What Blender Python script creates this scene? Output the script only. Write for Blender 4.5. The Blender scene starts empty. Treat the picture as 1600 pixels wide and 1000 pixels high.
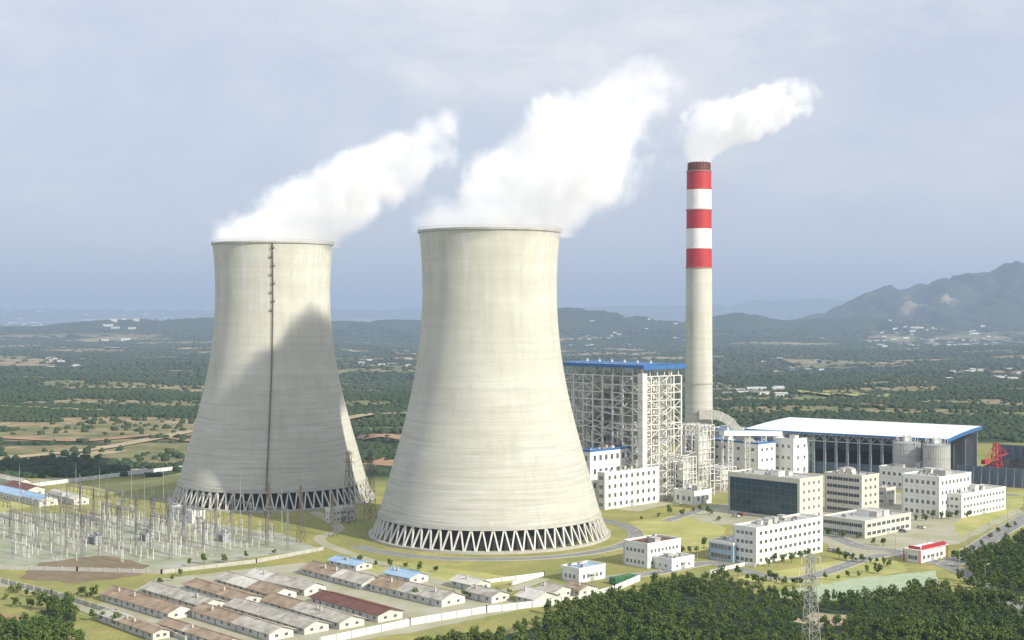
import bpy, math, random, numpy as np
from mathutils import Vector, Matrix
random.seed(7); rng=np.random.default_rng(7)
S=bpy.context.scene
COL=S.collection
# ---------------------------------------------------------------- image pixels back-projected to ground
F=2155.0; EYE=110.0; HOR=485.0
def gp(u,v):  # u, v are image pixels, cast onto the flat ground plane
    Y=F*EYE/(v-HOR); return ((u-800.0)*Y/F, Y)
TH=math.radians(47)
ax=(math.cos(TH),-math.sin(TH)); bx=(math.sin(TH),math.cos(TH))
SE=math.radians(31)
SUN=Vector((0.777*math.cos(SE),-0.629*math.cos(SE),math.sin(SE))).normalized()

# ---------------------------------------------------------------- noise
def h2(ix,iy,s):
    h=(ix.astype(np.int64)*374761393+iy.astype(np.int64)*668265263+s*144269504)&0xffffffff
    h=((h^(h>>13))*1274126177)&0xffffffff
    return ((h^(h>>16))&0xffff)/65535.0
def vn(x,y,s=0):
    x=np.asarray(x,float);y=np.asarray(y,float)
    ix=np.floor(x);iy=np.floor(y);fx=x-ix;fy=y-iy
    fx=fx*fx*(3-2*fx);fy=fy*fy*(3-2*fy)
    a=h2(ix,iy,s);b=h2(ix+1,iy,s);c=h2(ix,iy+1,s);d=h2(ix+1,iy+1,s)
    return (a*(1-fx)+b*fx)*(1-fy)+(c*(1-fx)+d*fx)*fy
def fbm(x,y,s=0,o=4):
    t=0;a=.5;n=0
    for i in range(o):
        t=t+a*vn(x,y,s+i*17);n+=a;a*=.5;x=x*2.03+3.1;y=y*2.03+1.7
    return t/n
def sm(a,b,x):
    t=np.clip((x-a)/(b-a),0,1);return t*t*(3-2*t)
HX=[900,1300,1462,1592,1721,1851,2014,2209,2371,2440,2501,2545,2620,2760,3085,3900,5200]
HZ=[0,25,62,92,142,188,222,240,260,276,300,306,290,262,200,110,0]
RX=[-2500,-1500,-900,-400,-100,90,240,340,435,530,620,750,850,970,1085,1200,1500,1900]
RZ=[40,58,66,60,66,84,95,88,72,62,56,68,76,68,58,52,40,10]
FX=[-9000,-6000,-3000,-500,1000,2100,2700,3300,3700,4600,7000,9000]
FZ=[80,120,110,120,140,160,210,220,180,150,110,70]
def height(x,y):
    x=np.asarray(x,float);y=np.asarray(y,float)
    r=sm(1120,2300,y)
    z=r*((fbm(x/620,y/520,3)-.47)*46)
    wob=(fbm(x/500,y/500,41,3)-.5)*500
    rid=1-np.abs(fbm((x+wob)/240,y/800,9,5)*2-1)
    rid2=1-np.abs(fbm((x-wob*.5)/100,y/220,19,5)*2-1)
    rid=sm(.45,1,rid);rid2=sm(.35,1,rid2)
    top=np.exp(-((y-7000)/300)**2)
    n=(.18+.80*rid+.26*rid2)*(1-top*.6)+(.90+.14*rid2)*top*.6
    xs=x*7000/np.clip(y,4500,9000)
    z=z+np.interp(xs,HX,HZ)*np.exp(-((y-7000)/np.where(y<7000,1300,1500))**2)*np.where(y<7000,n,1.0)*sm(3500,5200,y)
    z=z+np.interp(x,RX,RZ)*np.exp(-((y-5200)/600)**2)*(.46+.44*rid+.30*rid2)
    z=z+np.interp(x,FX,FZ)*np.exp(-((y-14500)/1500)**2)*(.8+.3*rid)
    return z
def clearing(x,y,z):
    c=fbm(x/260+y/900,y/115,21,5)
    band=np.where((y<1700)&(x<0),.03,0)
    return sm(.56,.61,c+band)*(1-sm(18,40,z)*sm(4000,4600,y))

# ---------------------------------------------------------------- materials
def newmat(name):
    m=bpy.data.materials.new(name);m.use_nodes=True
    nt=m.node_tree;nt.nodes.clear();return m,nt
def N(nt,t,**k):
    n=nt.nodes.new(t)
    for a,b in k.items():setattr(n,a,b)
    return n
def mathn(nt,op,a,b=None,c=None,clamp=False):
    n=N(nt,'ShaderNodeMath',operation=op);n.use_clamp=clamp
    for i,v in enumerate((a,b,c)):
        if v is None:continue
        if isinstance(v,(int,float)):n.inputs[i].default_value=v
        else:nt.links.new(v,n.inputs[i])
    return n.outputs[0]
def mixc(nt,f,a,b,bt='MIX'):
    n=N(nt,'ShaderNodeMix',data_type='RGBA',blend_type=bt)
    for i,v in ((0,f),(6,a),(7,b)):
        if isinstance(v,(int,float)):n.inputs[i].default_value=v
        elif isinstance(v,tuple):n.inputs[i].default_value=(v[0],v[1],v[2],1)
        else:nt.links.new(v,n.inputs[i])
    return n.outputs[2]
def noise(nt,vec,scale,detail=4,rough=.6,dist=0):
    n=N(nt,'ShaderNodeTexNoise');n.inputs['Scale'].default_value=scale;n.inputs['Detail'].default_value=detail
    n.inputs['Roughness'].default_value=rough;n.inputs['Distortion'].default_value=dist
    if vec is not None:nt.links.new(vec,n.inputs['Vector'])
    return n.outputs['Fac']
def ramp(nt,f,a,b):
    n=N(nt,'ShaderNodeMapRange');n.inputs[1].default_value=a;n.inputs[2].default_value=b;nt.links.new(f,n.inputs[0]);return n.outputs[0]
def mapv(nt,vec,s):
    n=N(nt,'ShaderNodeMapping');n.inputs['Scale'].default_value=s;nt.links.new(vec,n.inputs[0]);return n.outputs[0]
def pos(nt):return N(nt,'ShaderNodeNewGeometry').outputs['Position']
def finish(nt,col,rough=.8,metal=0,bump=None,bs=.3,spec=None):
    p=N(nt,'ShaderNodeBsdfPrincipled');o=N(nt,'ShaderNodeOutputMaterial')
    if isinstance(col,tuple):p.inputs['Base Color'].default_value=(*col,1)
    else:nt.links.new(col,p.inputs['Base Color'])
    p.inputs['Roughness'].default_value=rough;p.inputs['Metallic'].default_value=metal
    if spec is not None:p.inputs['Specular IOR Level'].default_value=spec
    if bump is not None:
        b=N(nt,'ShaderNodeBump');b.inputs['Strength'].default_value=bs;b.inputs['Distance'].default_value=1
        nt.links.new(bump,b.inputs['Height']);nt.links.new(b.outputs[0],p.inputs['Normal'])
    nt.links.new(p.outputs[0],o.inputs[0]);return p
def simple(name,c1,c2=None,scale=.4,rough=.75,metal=0,stretch=(1,1,1),spec=None,bump=0):
    m,nt=newmat(name)
    if c2 is None:c2=tuple(x*.72 for x in c1)
    v=mapv(nt,pos(nt),stretch)
    f=ramp(nt,noise(nt,v,scale,5,.65),.35,.68)
    finish(nt,mixc(nt,f,c1,c2),rough,metal,f if bump else None,bump,spec);return m
M={}
M['white']=simple('white_painted_wall',(.82,.82,.80),(.70,.70,.67),.25,stretch=(1,1,.3))
M['hutwall']=simple('weathered_hut_wall',(.72,.71,.67),(.52,.51,.46),.25,stretch=(1,1,.5))
M['cream']=simple('cream_render_wall',(.68,.66,.59),(.58,.56,.49),.25)
M['conc']=simple('concrete',(.52,.51,.47),(.40,.39,.35),.3)
M['legs']=simple('leg_concrete',(.74,.73,.68),(.58,.57,.52),.5)
M['dark']=simple('dark_interior',(.035,.04,.04),(.02,.02,.02),.2)
M['grey']=simple('grey_cladding',(.38,.41,.43),(.29,.32,.34),.2)
M['steel']=simple('painted_steel',(.78,.78,.74),(.62,.61,.57),.15)
M['galv']=simple('galvanised_steel',(.40,.41,.40),(.24,.25,.25),.5,.5)
M['galvd']=simple('weathered_dark_steel',(.26,.26,.25),(.17,.17,.17),.5,.6)
M['rust']=simple('brown_lattice_steel',(.18,.15,.13),(.11,.09,.08),.5)
M['blue']=simple('blue_roof_sheet',(.045,.17,.42),(.03,.12,.33),.2,.5)
M['bluelt']=simple('pale_blue_roof_sheet',(.36,.50,.66),(.26,.40,.56),.2,.5)
M['roofw']=simple('pale_roof_sheet',(.84,.86,.87),(.75,.78,.79),.04,.5)
M['rgrey']=simple('grey_cement_roof',(.52,.50,.44),(.27,.24,.20),.25)
M['rpale']=simple('pale_cement_roof',(.66,.65,.60),(.46,.44,.39),.25)
M['rbrown']=simple('brown_tile_roof',(.40,.31,.22),(.21,.15,.105),.25)
M['rred']=simple('dark_red_roof',(.19,.085,.06),(.11,.05,.04),.3)
M['tar']=simple('flat_roof_felt',(.54,.53,.50),(.36,.35,.32),.15)
M['red']=simple('red_paint',(.50,.035,.04),(.40,.03,.035),.2,.6)
M['wband']=simple('white_band_paint',(.84,.83,.81),(.74,.73,.70),.2,.6)
M['flue']=simple('dark_red_brown_steel',(.22,.075,.055),(.11,.05,.04),.4,.6)
M['glass']=simple('dark_window_glass',(.03,.045,.06),(.05,.07,.08),.15,.12,spec=.8)
M['teal']=simple('teal_curtain_glass',(.010,.038,.062),(.022,.07,.105),.07,.08,spec=.7)
M['green']=simple('green_container_paint',(.05,.18,.08),None,.3,.5)
M['coal']=simple('coal',(.03,.03,.033),(.015,.015,.016),.3,.9)
M['bark']=simple('bark',(.11,.08,.055),(.06,.045,.03),2)
M['asph']=simple('asphalt',(.28,.275,.26),(.19,.19,.18),.12,.85)
M['pave']=simple('concrete_paving',(.44,.42,.33),(.32,.32,.17),.05,.85)
M['gravel']=simple('gravel_bed',(.42,.42,.35),(.25,.28,.15),.08,.9)
M['kerb']=simple('kerb_stone',(.5,.5,.46),(.4,.4,.37),.5)
M['paint']=simple('road_paint',(.75,.75,.7),None,.5)
M['soil']=simple('brown_soil',(.25,.19,.12),(.16,.13,.07),.1,.95)
M['redsoil']=simple('red_soil',(.44,.25,.15),(.31,.20,.11),.03,.95)
M['tan']=simple('bare_tan_earth',(.50,.39,.25),(.31,.28,.15),.02,.95)
M['lawn']=simple('dry_lawn',(.48,.44,.15),(.28,.31,.09),.045,.95)
M['slope']=simple('sown_slope',(.44,.51,.36),(.31,.39,.23),.3,.95)
M['navy']=simple('blue_grey_mesh_screen',(.11,.16,.22),(.08,.12,.17),.1,.8)

# foliage
def foliage(name,c1,c2,c3,sc=.08):
    m,nt=newmat(name);g=N(nt,'ShaderNodeNewGeometry')
    r=g.outputs['Random Per Island']
    c=mixc(nt,r,c1,c2);f=ramp(nt,noise(nt,g.outputs['Position'],sc,4,.65),.38,.62)
    c=mixc(nt,mathn(nt,'MULTIPLY',f,.65),c,c3)
    finish(nt,c,.85,0,None,0,.15);return m
M['leaf']=foliage('leaf_green',(.045,.100,.022),(.12,.17,.045),(.13,.16,.035),.028)
M['forest']=foliage('forest_green',(.024,.052,.027),(.048,.078,.036),(.066,.088,.042),.005)
M['shrub']=foliage('shrub_green',(.06,.13,.03),(.15,.19,.05),(.12,.16,.03),.05)

# cooling tower concrete
def towermat():
    m,nt=newmat('weathered_tower_concrete')
    tc=N(nt,'ShaderNodeTexCoord').outputs['Object']
    band=ramp(nt,noise(nt,mapv(nt,tc,(.010,.010,.10)),1,6,.72,.6),.38,.66)
    band2=ramp(nt,noise(nt,mapv(nt,tc,(.020,.020,.55)),1,5,.75,.5),.42,.66)
    streak=ramp(nt,noise(nt,mapv(nt,tc,(.30,.30,.012)),1,5,.65,.3),.45,.68)
    pale=ramp(nt,noise(nt,mapv(nt,tc,(.16,.16,.010)),1.3,5,.6,.2),.52,.70)
    big=ramp(nt,noise(nt,tc,.034,6,.68,.6),.40,.62)
    fine=ramp(nt,noise(nt,tc,.5,4,.7),.3,.7)
    sx=N(nt,'ShaderNodeSeparateXYZ');nt.links.new(tc,sx.inputs[0])
    lift=mathn(nt,'FLOOR',mathn(nt,'MULTIPLY',sx.outputs[2],1/1.45))
    wn=N(nt,'ShaderNodeTexWhiteNoise',noise_dimensions='1D');nt.links.new(lift,wn.inputs['W'])
    fr=mathn(nt,'FRACT',mathn(nt,'MULTIPLY',sx.outputs[2],1/1.45))
    joint=mathn(nt,'LESS_THAN',fr,.12)
    low=ramp(nt,sx.outputs[2],120,5);high=ramp(nt,sx.outputs[2],95,145)
    c=mixc(nt,mathn(nt,'MULTIPLY',band,.60),(.66,.655,.595),(.53,.52,.44))
    c=mixc(nt,mathn(nt,'MULTIPLY',mathn(nt,'MULTIPLY',band2,low),.90),c,(.35,.345,.315))
    c=mixc(nt,mathn(nt,'MULTIPLY',mathn(nt,'MULTIPLY',streak,big),.70),c,(.42,.415,.38))
    c=mixc(nt,mathn(nt,'MULTIPLY',big,.42),c,(.50,.49,.41))
    c=mixc(nt,mathn(nt,'MULTIPLY',mathn(nt,'MULTIPLY',pale,high),.55),c,(.78,.78,.75))
    c=mixc(nt,mathn(nt,'MULTIPLY',wn.outputs[0],.12),c,(.36,.35,.32))
    c=mixc(nt,mathn(nt,'MULTIPLY',joint,.14),c,(.30,.29,.26))
    c=mixc(nt,mathn(nt,'MULTIPLY',fine,.18),c,(.42,.41,.37))
    finish(nt,c,.9,0,joint,.06,.15);return m
M['tower']=towermat()

# ground
def groundmat():
    m,nt=newmat('ground_cover');P=pos(nt)
    at=N(nt,'ShaderNodeAttribute',attribute_name='clear').outputs['Fac']
    pl=N(nt,'ShaderNodeAttribute',attribute_name='plant').outputs['Fac']
    sc=N(nt,'ShaderNodeAttribute',attribute_name='scar').outputs['Fac']
    n1=ramp(nt,noise(nt,P,.014,7,.68,.4),.38,.62);n2=ramp(nt,noise(nt,P,.09,5,.7),.35,.68)
    n3=ramp(nt,noise(nt,mapv(nt,P,(.5,1,1)),.007,6,.68,.3),.42,.58)
    n4=ramp(nt,noise(nt,P,.6,3,.7),.3,.7);n5=ramp(nt,noise(nt,P,.035,6,.75,.3),.42,.58)
    dry=mixc(nt,n1,(.47,.42,.14),(.27,.29,.085));dry=mixc(nt,mathn(nt,'MULTIPLY',n2,.65),dry,(.38,.30,.15))
    dry=mixc(nt,mathn(nt,'MULTIPLY',n4,.32),dry,(.15,.18,.055));dry=mixc(nt,mathn(nt,'MULTIPLY',n5,.40),dry,(.16,.21,.065))
    field=mixc(nt,n3,(.21,.22,.10),(.42,.31,.19));field=mixc(nt,mathn(nt,'MULTIPLY',n5,.6),field,(.09,.12,.05))
    wood=mixc(nt,n2,(.028,.054,.030),(.050,.076,.037))
    far=mixc(nt,at,wood,field);far=mixc(nt,mathn(nt,'MULTIPLY',sc,.7),far,(.50,.41,.28));c=mixc(nt,pl,far,dry)
    finish(nt,c,.95,0,n2,.4,.1);return m
M['ground']=groundmat()

# ---------------------------------------------------------------- mesh builder
class MB:
    def __init__(s):s.v=[];s.f=[];s.m=[];s.mats=[]
    def mi(s,k):
        m=M[k]
        if m not in s.mats:s.mats.append(m)
        return s.mats.index(m)
    def add(s,vs,fs,k):
        o=len(s.v);s.v+=[tuple(v) for v in vs];i=s.mi(k)
        for f in fs:s.f.append([a+o for a in f]);s.m.append(i)
    def box(s,x0,y0,z0,x1,y1,z1,k):
        s.add([(x0,y0,z0),(x1,y0,z0),(x1,y1,z0),(x0,y1,z0),(x0,y0,z1),(x1,y0,z1),(x1,y1,z1),(x0,y1,z1)],
          [(0,3,2,1),(4,5,6,7),(0,1,5,4),(1,2,6,5),(2,3,7,6),(3,0,4,7)],k)
    def beam(s,p,q,t,k,t2=None):
        p=Vector(p);q=Vector(q);d=(q-p)
        if d.length<1e-6:return
        d.normalize();u=Vector((0,0,1)) if abs(d.z)<.9 else Vector((0,1,0))
        a=d.cross(u).normalized()*t/2;b=d.cross(a).normalized()*(t2 or t)/2
        vs=[p-a-b,p+a-b,p+a+b,p-a+b,q-a-b,q+a-b,q+a+b,q-a+b]
        s.add(vs,[(0,1,2,3),(7,6,5,4),(0,4,5,1),(1,5,6,2),(2,6,7,3),(3,7,4,0)],k)
    def cyl(s,p,q,r0,r1,k,n=12,cap=True):
        p=Vector(p);q=Vector(q);d=(q-p).normalized();u=Vector((0,0,1)) if abs(d.z)<.9 else Vector((1,0,0))
        a=d.cross(u).normalized();b=d.cross(a)
        vs=[];fs=[]
        for i in range(n):
            t=2*math.pi*i/n;e=a*math.cos(t)+b*math.sin(t);vs.append(p+e*r0)
        for i in range(n):
            t=2*math.pi*i/n;e=a*math.cos(t)+b*math.sin(t);vs.append(q+e*r1)
        for i in range(n):fs.append((i,n+i,n+(i+1)%n,(i+1)%n))
        if cap:fs.append(tuple(range(n)));fs.append(tuple(range(2*n-1,n-1,-1)))
        s.add(vs,fs,k)
    def rev(s,prof,k,n=96,close=False):
        vs=[];fs=[]
        for z,r in prof:
            for i in range(n):
                t=2*math.pi*i/n;vs.append((r*math.cos(t),r*math.sin(t),z))
        R=len(prof)
        for j in range(R-1 if not close else R):
            j2=(j+1)%R
            for i in range(n):fs.append((j*n+i,j*n+(i+1)%n,j2*n+(i+1)%n,j2*n+i))
        s.add(vs,fs,k)
    def mesh(s,name,smooth=False):
        me=bpy.data.meshes.new(name);me.from_pydata(s.v,[],s.f)
        for m in s.mats:me.materials.append(m)
        me.polygons.foreach_set('material_index',s.m)
        if smooth:me.polygons.foreach_set('use_smooth',[True]*len(s.f))
        me.update();return me
def obj(name,me,parent=None,loc=(0,0,0),rz=0):
    o=bpy.data.objects.new(name,me);COL.objects.link(o);o.location=loc;o.rotation_euler=(0,0,rz)
    if parent:o.parent=parent
    return o
def tag(o,label,cat,group=None):
    o['label']=label;o['category']=cat
    if group:o['group']=group
    return o
def thing(name,label,cat,loc,rz=0,group=None):
    o=bpy.data.objects.new(name,None);COL.objects.link(o);o.empty_display_size=1;o.location=loc;o.rotation_euler=(0,0,rz)
    return tag(o,label,cat,group)
def copy_thing(src,loc,rz,sc=1,label=None):
    n=src.copy();n.location=loc;n.rotation_euler=(0,0,rz);n.scale=(sc if isinstance(sc,tuple) else (sc,)*3);COL.objects.link(n)
    if label:n['label']=label
    for c in KIDS.get(src.name,[]):
        d=c.copy();d.parent=n;COL.objects.link(d)
    return n
KIDS={}
def struct(o):o['kind']='structure';return o

# ---------------------------------------------------------------- ground sheet
def make_ground():
    ys=np.concatenate([np.linspace(-400,1000,50),np.geomspace(1015,4000,190),np.geomspace(4030,8600,270),np.geomspace(8700,30000,60)])
    cs=np.linspace(-1,1,441)
    hw=np.maximum(500,250+.62*np.abs(ys))
    X=cs[None,:]*hw[:,None];Y=np.repeat(ys[:,None],441,1)
    Z=height(X,Y)
    V=np.stack([X,Y,Z],-1).reshape(-1,3);R,C=X.shape
    i=np.arange(R*C).reshape(R,C)
    q=np.stack([i[:-1,:-1],i[:-1,1:],i[1:,1:],i[1:,:-1]],-1).reshape(-1,4)
    me=bpy.data.meshes.new('ground');me.vertices.add(len(V));me.vertices.foreach_set('co',V.ravel())
    me.loops.add(q.size);me.loops.foreach_set('vertex_index',q.ravel().astype(np.int32))
    me.polygons.add(len(q));me.polygons.foreach_set('loop_start',np.arange(0,q.size,4,dtype=np.int32))
    me.polygons.foreach_set('use_smooth',np.ones(len(q),bool))
    me.update(calc_edges=True);me.validate()
    x=V[:,0];y=V[:,1]
    a=me.attributes.new('clear','FLOAT','POINT')
    a.data.foreach_set('value',clearing(x,y,V[:,2]).astype(np.float32))
    a=me.attributes.new('scar','FLOAT','POINT');s=np.zeros(len(x))
    for qx,qy,qr in ((1800,6050,70),(1900,6000,45),(1560,6450,50),(1720,6000,40)):
        s=np.maximum(s,np.exp(-(((x-qx)/qr)**2+((y-qy)/(qr*2.4))**2)**2)*sm(.42,.58,fbm(x/40,y/60,61)))
    a.data.foreach_set('value',s.astype(np.float32))
    b=me.attributes.new('plant','FLOAT','POINT')
    edge=np.where(x<-40,900.0,1130.0)+(fbm(x/60,y/60,5)-.5)*80
    b.data.foreach_set('value',(1-sm(-25,25,y-edge)).astype(np.float32))
    me.materials.append(M['ground']);return struct(obj('ground',me))
make_ground()

def sheet(name,pts,z,k,world=False,kind='structure',rg=.9):
    mb=MB();P=[p if world else gp(*p) for p in pts]
    Q=[]
    for i in range(len(P)):
        a=P[i];b=P[(i+1)%len(P)];n=max(1,int(math.dist(a,b)/5))
        for j in range(n):
            t=j/n;Q.append((a[0]+(b[0]-a[0])*t+(random.uniform(-rg,rg) if j else 0),a[1]+(b[1]-a[1])*t+(random.uniform(-rg,rg) if j else 0),z))
    ar=sum(Q[i][0]*Q[(i+1)%len(Q)][1]-Q[(i+1)%len(Q)][0]*Q[i][1] for i in range(len(Q)))
    if ar<0:Q.reverse()
    mb.add(Q,[tuple(range(len(Q)))],k);return struct(obj(name,mb.mesh(name)))
def offs(P,w):
    L=[];R=[]
    for i,p in enumerate(P):
        a=Vector(P[max(i-1,0)]);b=Vector(P[min(i+1,len(P)-1)]);d=(b-a).normalized();n=Vector((-d.y,d.x))
        L.append((p[0]+n.x*w,p[1]+n.y*w));R.append((p[0]-n.x*w,p[1]-n.y*w))
    return L,R
def smoothline(P,n=6):
    out=[]
    for i in range(len(P)-1):
        p0=Vector(P[max(i-1,0)]);p1=Vector(P[i]);p2=Vector(P[i+1]);p3=Vector(P[min(i+2,len(P)-1)])
        for j in range(n):
            t=j/n;out.append(tuple(.5*((2*p1)+(p2-p0)*t+(2*p0-5*p1+4*p2-p3)*t*t+(3*p1-p0-3*p2+p3)*t**3)))
    out.append(tuple(P[-1]));return out
def hz(x,y):return float(height(x,y))
def road(pts,w,z=.06,k='asph',kerb=True,mark=True,world=False,name='road'):
    P=smoothline([p if world else gp(*p) for p in pts])
    L,R=offs(P,w/2);mb=MB();n=len(P)
    mb.add([(*p,z+hz(*p)) for p in R]+[(*p,z+hz(*p)) for p in L],[(i,i+1,n+i+1,n+i) for i in range(n-1)],k)
    struct(obj(name,mb.mesh(name)))
    if kerb:
        mb=MB()
        for E in offs(P,w/2+.2):
            for i in range(n-1):mb.beam((*E[i],z+.03),(*E[i+1],z+.03),.35,'kerb',.2)
        struct(obj('kerb',mb.mesh('kerb')))
    if mark:
        mb=MB()
        for i in range(n-1):
            a=Vector(P[i]);b=Vector(P[i+1]);d=(b-a);ln=d.length
            if ln<.1:continue
            d/=ln;nn=Vector((-d.y,d.x))*.12;t=0
            while t<ln-3:
                p=a+d*t;q=a+d*(t+3)
                mb.add([(*(p-nn),z+.01),(*(q-nn),z+.01),(*(q+nn),z+.01),(*(p+nn),z+.01)],[(0,1,2,3)],'paint');t+=8
        if mb.v:struct(obj('road_marking',mb.mesh('road_marking')))
def wall(pts,h,label,k='white',t=.35,world=False):
    P=[p if world else gp(*p) for p in pts]
    o=P[0];root=thing('perimeter_wall',label,'wall',(o[0],o[1],0))
    mb=MB();mp=MB()
    for i in range(len(P)-1):
        a=(P[i][0]-o[0],P[i][1]-o[1]);b=(P[i+1][0]-o[0],P[i+1][1]-o[1])
        mb.beam((*a,h/2),(*b,h/2),t,k,h)
        n=max(1,int(math.dist(a,b)/6))
        for j in range(n+1):
            x=a[0]+(b[0]-a[0])*j/n;y=a[1]+(b[1]-a[1])*j/n;mp.box(x-.3,y-.3,0,x+.3,y+.3,h+.25,'conc' if k=='white' else k)
    obj('wall_panel',mb.mesh('wall_panel'),root);obj('pier',mp.mesh('pier'),root)
    return root

# ---------------------------------------------------------------- sheets
sheet('ground_gravel_yard',[(-260,892),(0,884),(252,892),(500,857),(440,834),(290,812),(0,800),(-220,800)],.03,'gravel')
sheet('ground_soil',[(30,905),(60,880),(160,868),(235,884),(215,900),(120,912)],.06,'soil',rg=1.6)
sheet('ground_red_soil',[(530,722),(560,702),(655,700),(690,716),(640,730)],.04,'redsoil')
sheet('ground_bare_earth',[(-100,732),(-60,714),(60,710),(130,704),(200,704),(150,712),(90,724),(40,738)],.04,'tan',rg=3)
sheet('ground_bare_earth',[(-100,790),(40,770),(200,752),(290,738),(285,752),(160,775),(0,800)],.03,'lawn')
sheet('ground_paving',[(1000,830),(1120,790),(1400,770),(1560,775),(1600,800),(1500,850),(1330,872),(1230,815),(1100,822)],.03,'pave')
sheet('ground_paving',[(900,790),(1000,800),(1120,770),(1400,770),(1420,735),(1060,725),(900,735)],.05,'pave')
sheet('ground_paving',[(150,945),(250,905),(470,880),(720,905),(830,950),(640,990),(500,1012),(280,1012)],.03,'pave')
sheet('lawn',[(1150,903),(1300,878),(1390,865),(1420,893),(1300,915),(1200,916)],.06,'lawn')
sheet('lawn',[(985,815),(1060,805),(1135,825),(1130,850),(1075,868),(1000,845)],.06,'lawn')
sheet('lawn',[(520,880),(620,878),(820,905),(760,920),(600,897)],.06,'lawn')
sheet('lawn',[(1560,770),(1600,768),(1600,790),(1500,840),(1490,820)],.07,'lawn')
sheet('grass_slope',[(1195,930),(1330,905),(1462,892),(1468,915),(1380,930),(1280,940)],.075,'slope')
sheet('ground_soil',[(-60,950),(40,965),(160,1010),(-60,1020)],.05,'redsoil',rg=1.6)
sheet('ground_soil',[(1240,972),(1270,957),(1335,962),(1325,978),(1270,982)],.05,'tan',rg=1.8)
# roads
cxr,cyr=-11.0,680.0
road([(cxr+72*math.cos(t),cyr+72*math.sin(t)) for t in np.linspace(-2.6,2.2,26)],7,.08,'asph',True,False,True)
road([(945,905),(1030,895),(1110,880),(1150,890),(1250,905),(1380,868),(1480,885),(1560,930),(1640,985)],7,.09)
road([(1480,885),(1510,868),(1560,835),(1620,800)],9,.12)
road([(1480,884),(1400,862),(1330,850),(1220,800),(1130,790),(1040,815)],6,.10)
road([(1590,775),(1450,758),(1380,750)],6,.10)
road([(-60,905),(60,925),(160,962),(280,1010)],6,.09,'pave',True,False)
road([(-80,770),(60,752),(180,738),(300,722)],8,.09,'pave',False,False)
road([(-40,722),(120,706),(200,694),(300,674)],16,.8,'tan',False,False)
road([(-40,682),(120,690),(230,682),(300,690)],12,.8,'redsoil',False,False)
road([(530,662),(580,654),(650,652)],16,3.0,'tan',False,False)
road([(540,688),(600,682),(660,690)],26,1.0,'redsoil',False,False)
road([(490,800),(530,826),(500,846),(620,890),(760,925),(850,905)],6,.085,'pave',False,False)

# walls
wall([(500,1008),(640,978),(760,958),(900,942),(960,925),(1000,908)],2.4,'long white rendered wall around the workers huts')
wall([(0,890),(120,893),(252,897),(400,880),(505,860)],1.6,'low white wall edging the gravel switchyard','conc')
wall([(0,911),(80,930),(180,962),(290,1004)],1.8,'grey wall following the bent lane','conc')
wall([(-40,777),(60,760),(190,744),(285,733)],2.4,'pale wall behind the switchyard')
wall([(800,915),(850,900),(760,912)],1.5,'low white wall beside the dry lawn')
wall([(1110,897),(1165,884),(1180,887)],1.5,'short white garden wall beside the laboratory')

# ---------------------------------------------------------------- cooling towers
PR=[(10.5,54.4),(26.4,50.0),(42.2,45.5),(58,41.2),(73.7,37.8),(89.5,35.2),(105,33.6),(121,33.1),(137,33.7),(148.8,34.7)]
pz=np.array([p[0] for p in PR]);pr=np.array([p[1] for p in PR])
cf=np.polyfit(pz,pr,5)
def rad(z):return float(np.polyval(cf,z))
def lattice(mb,H,w0,w1,n,t,k,ox=0,oy=0,z0=0):
    zs=[z0+H*(1-(1-i/n)**1.15) for i in range(n+1)]
    def c(i):
        w=(w0+(w1-w0)*(zs[i]-z0)/H)/2;return [(ox-w,oy-w,zs[i]),(ox+w,oy-w,zs[i]),(ox+w,oy+w,zs[i]),(ox-w,oy+w,zs[i])]
    for i in range(n):
        a=c(i);b=c(i+1)
        for j in range(4):
            mb.beam(a[j],b[j],t,k);mb.beam(a[j],b[(j+1)%4],t*.6,k);mb.beam(a[(j+1)%4],b[j],t*.55,k);mb.beam(b[j],b[(j+1)%4],t*.7,k)
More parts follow.
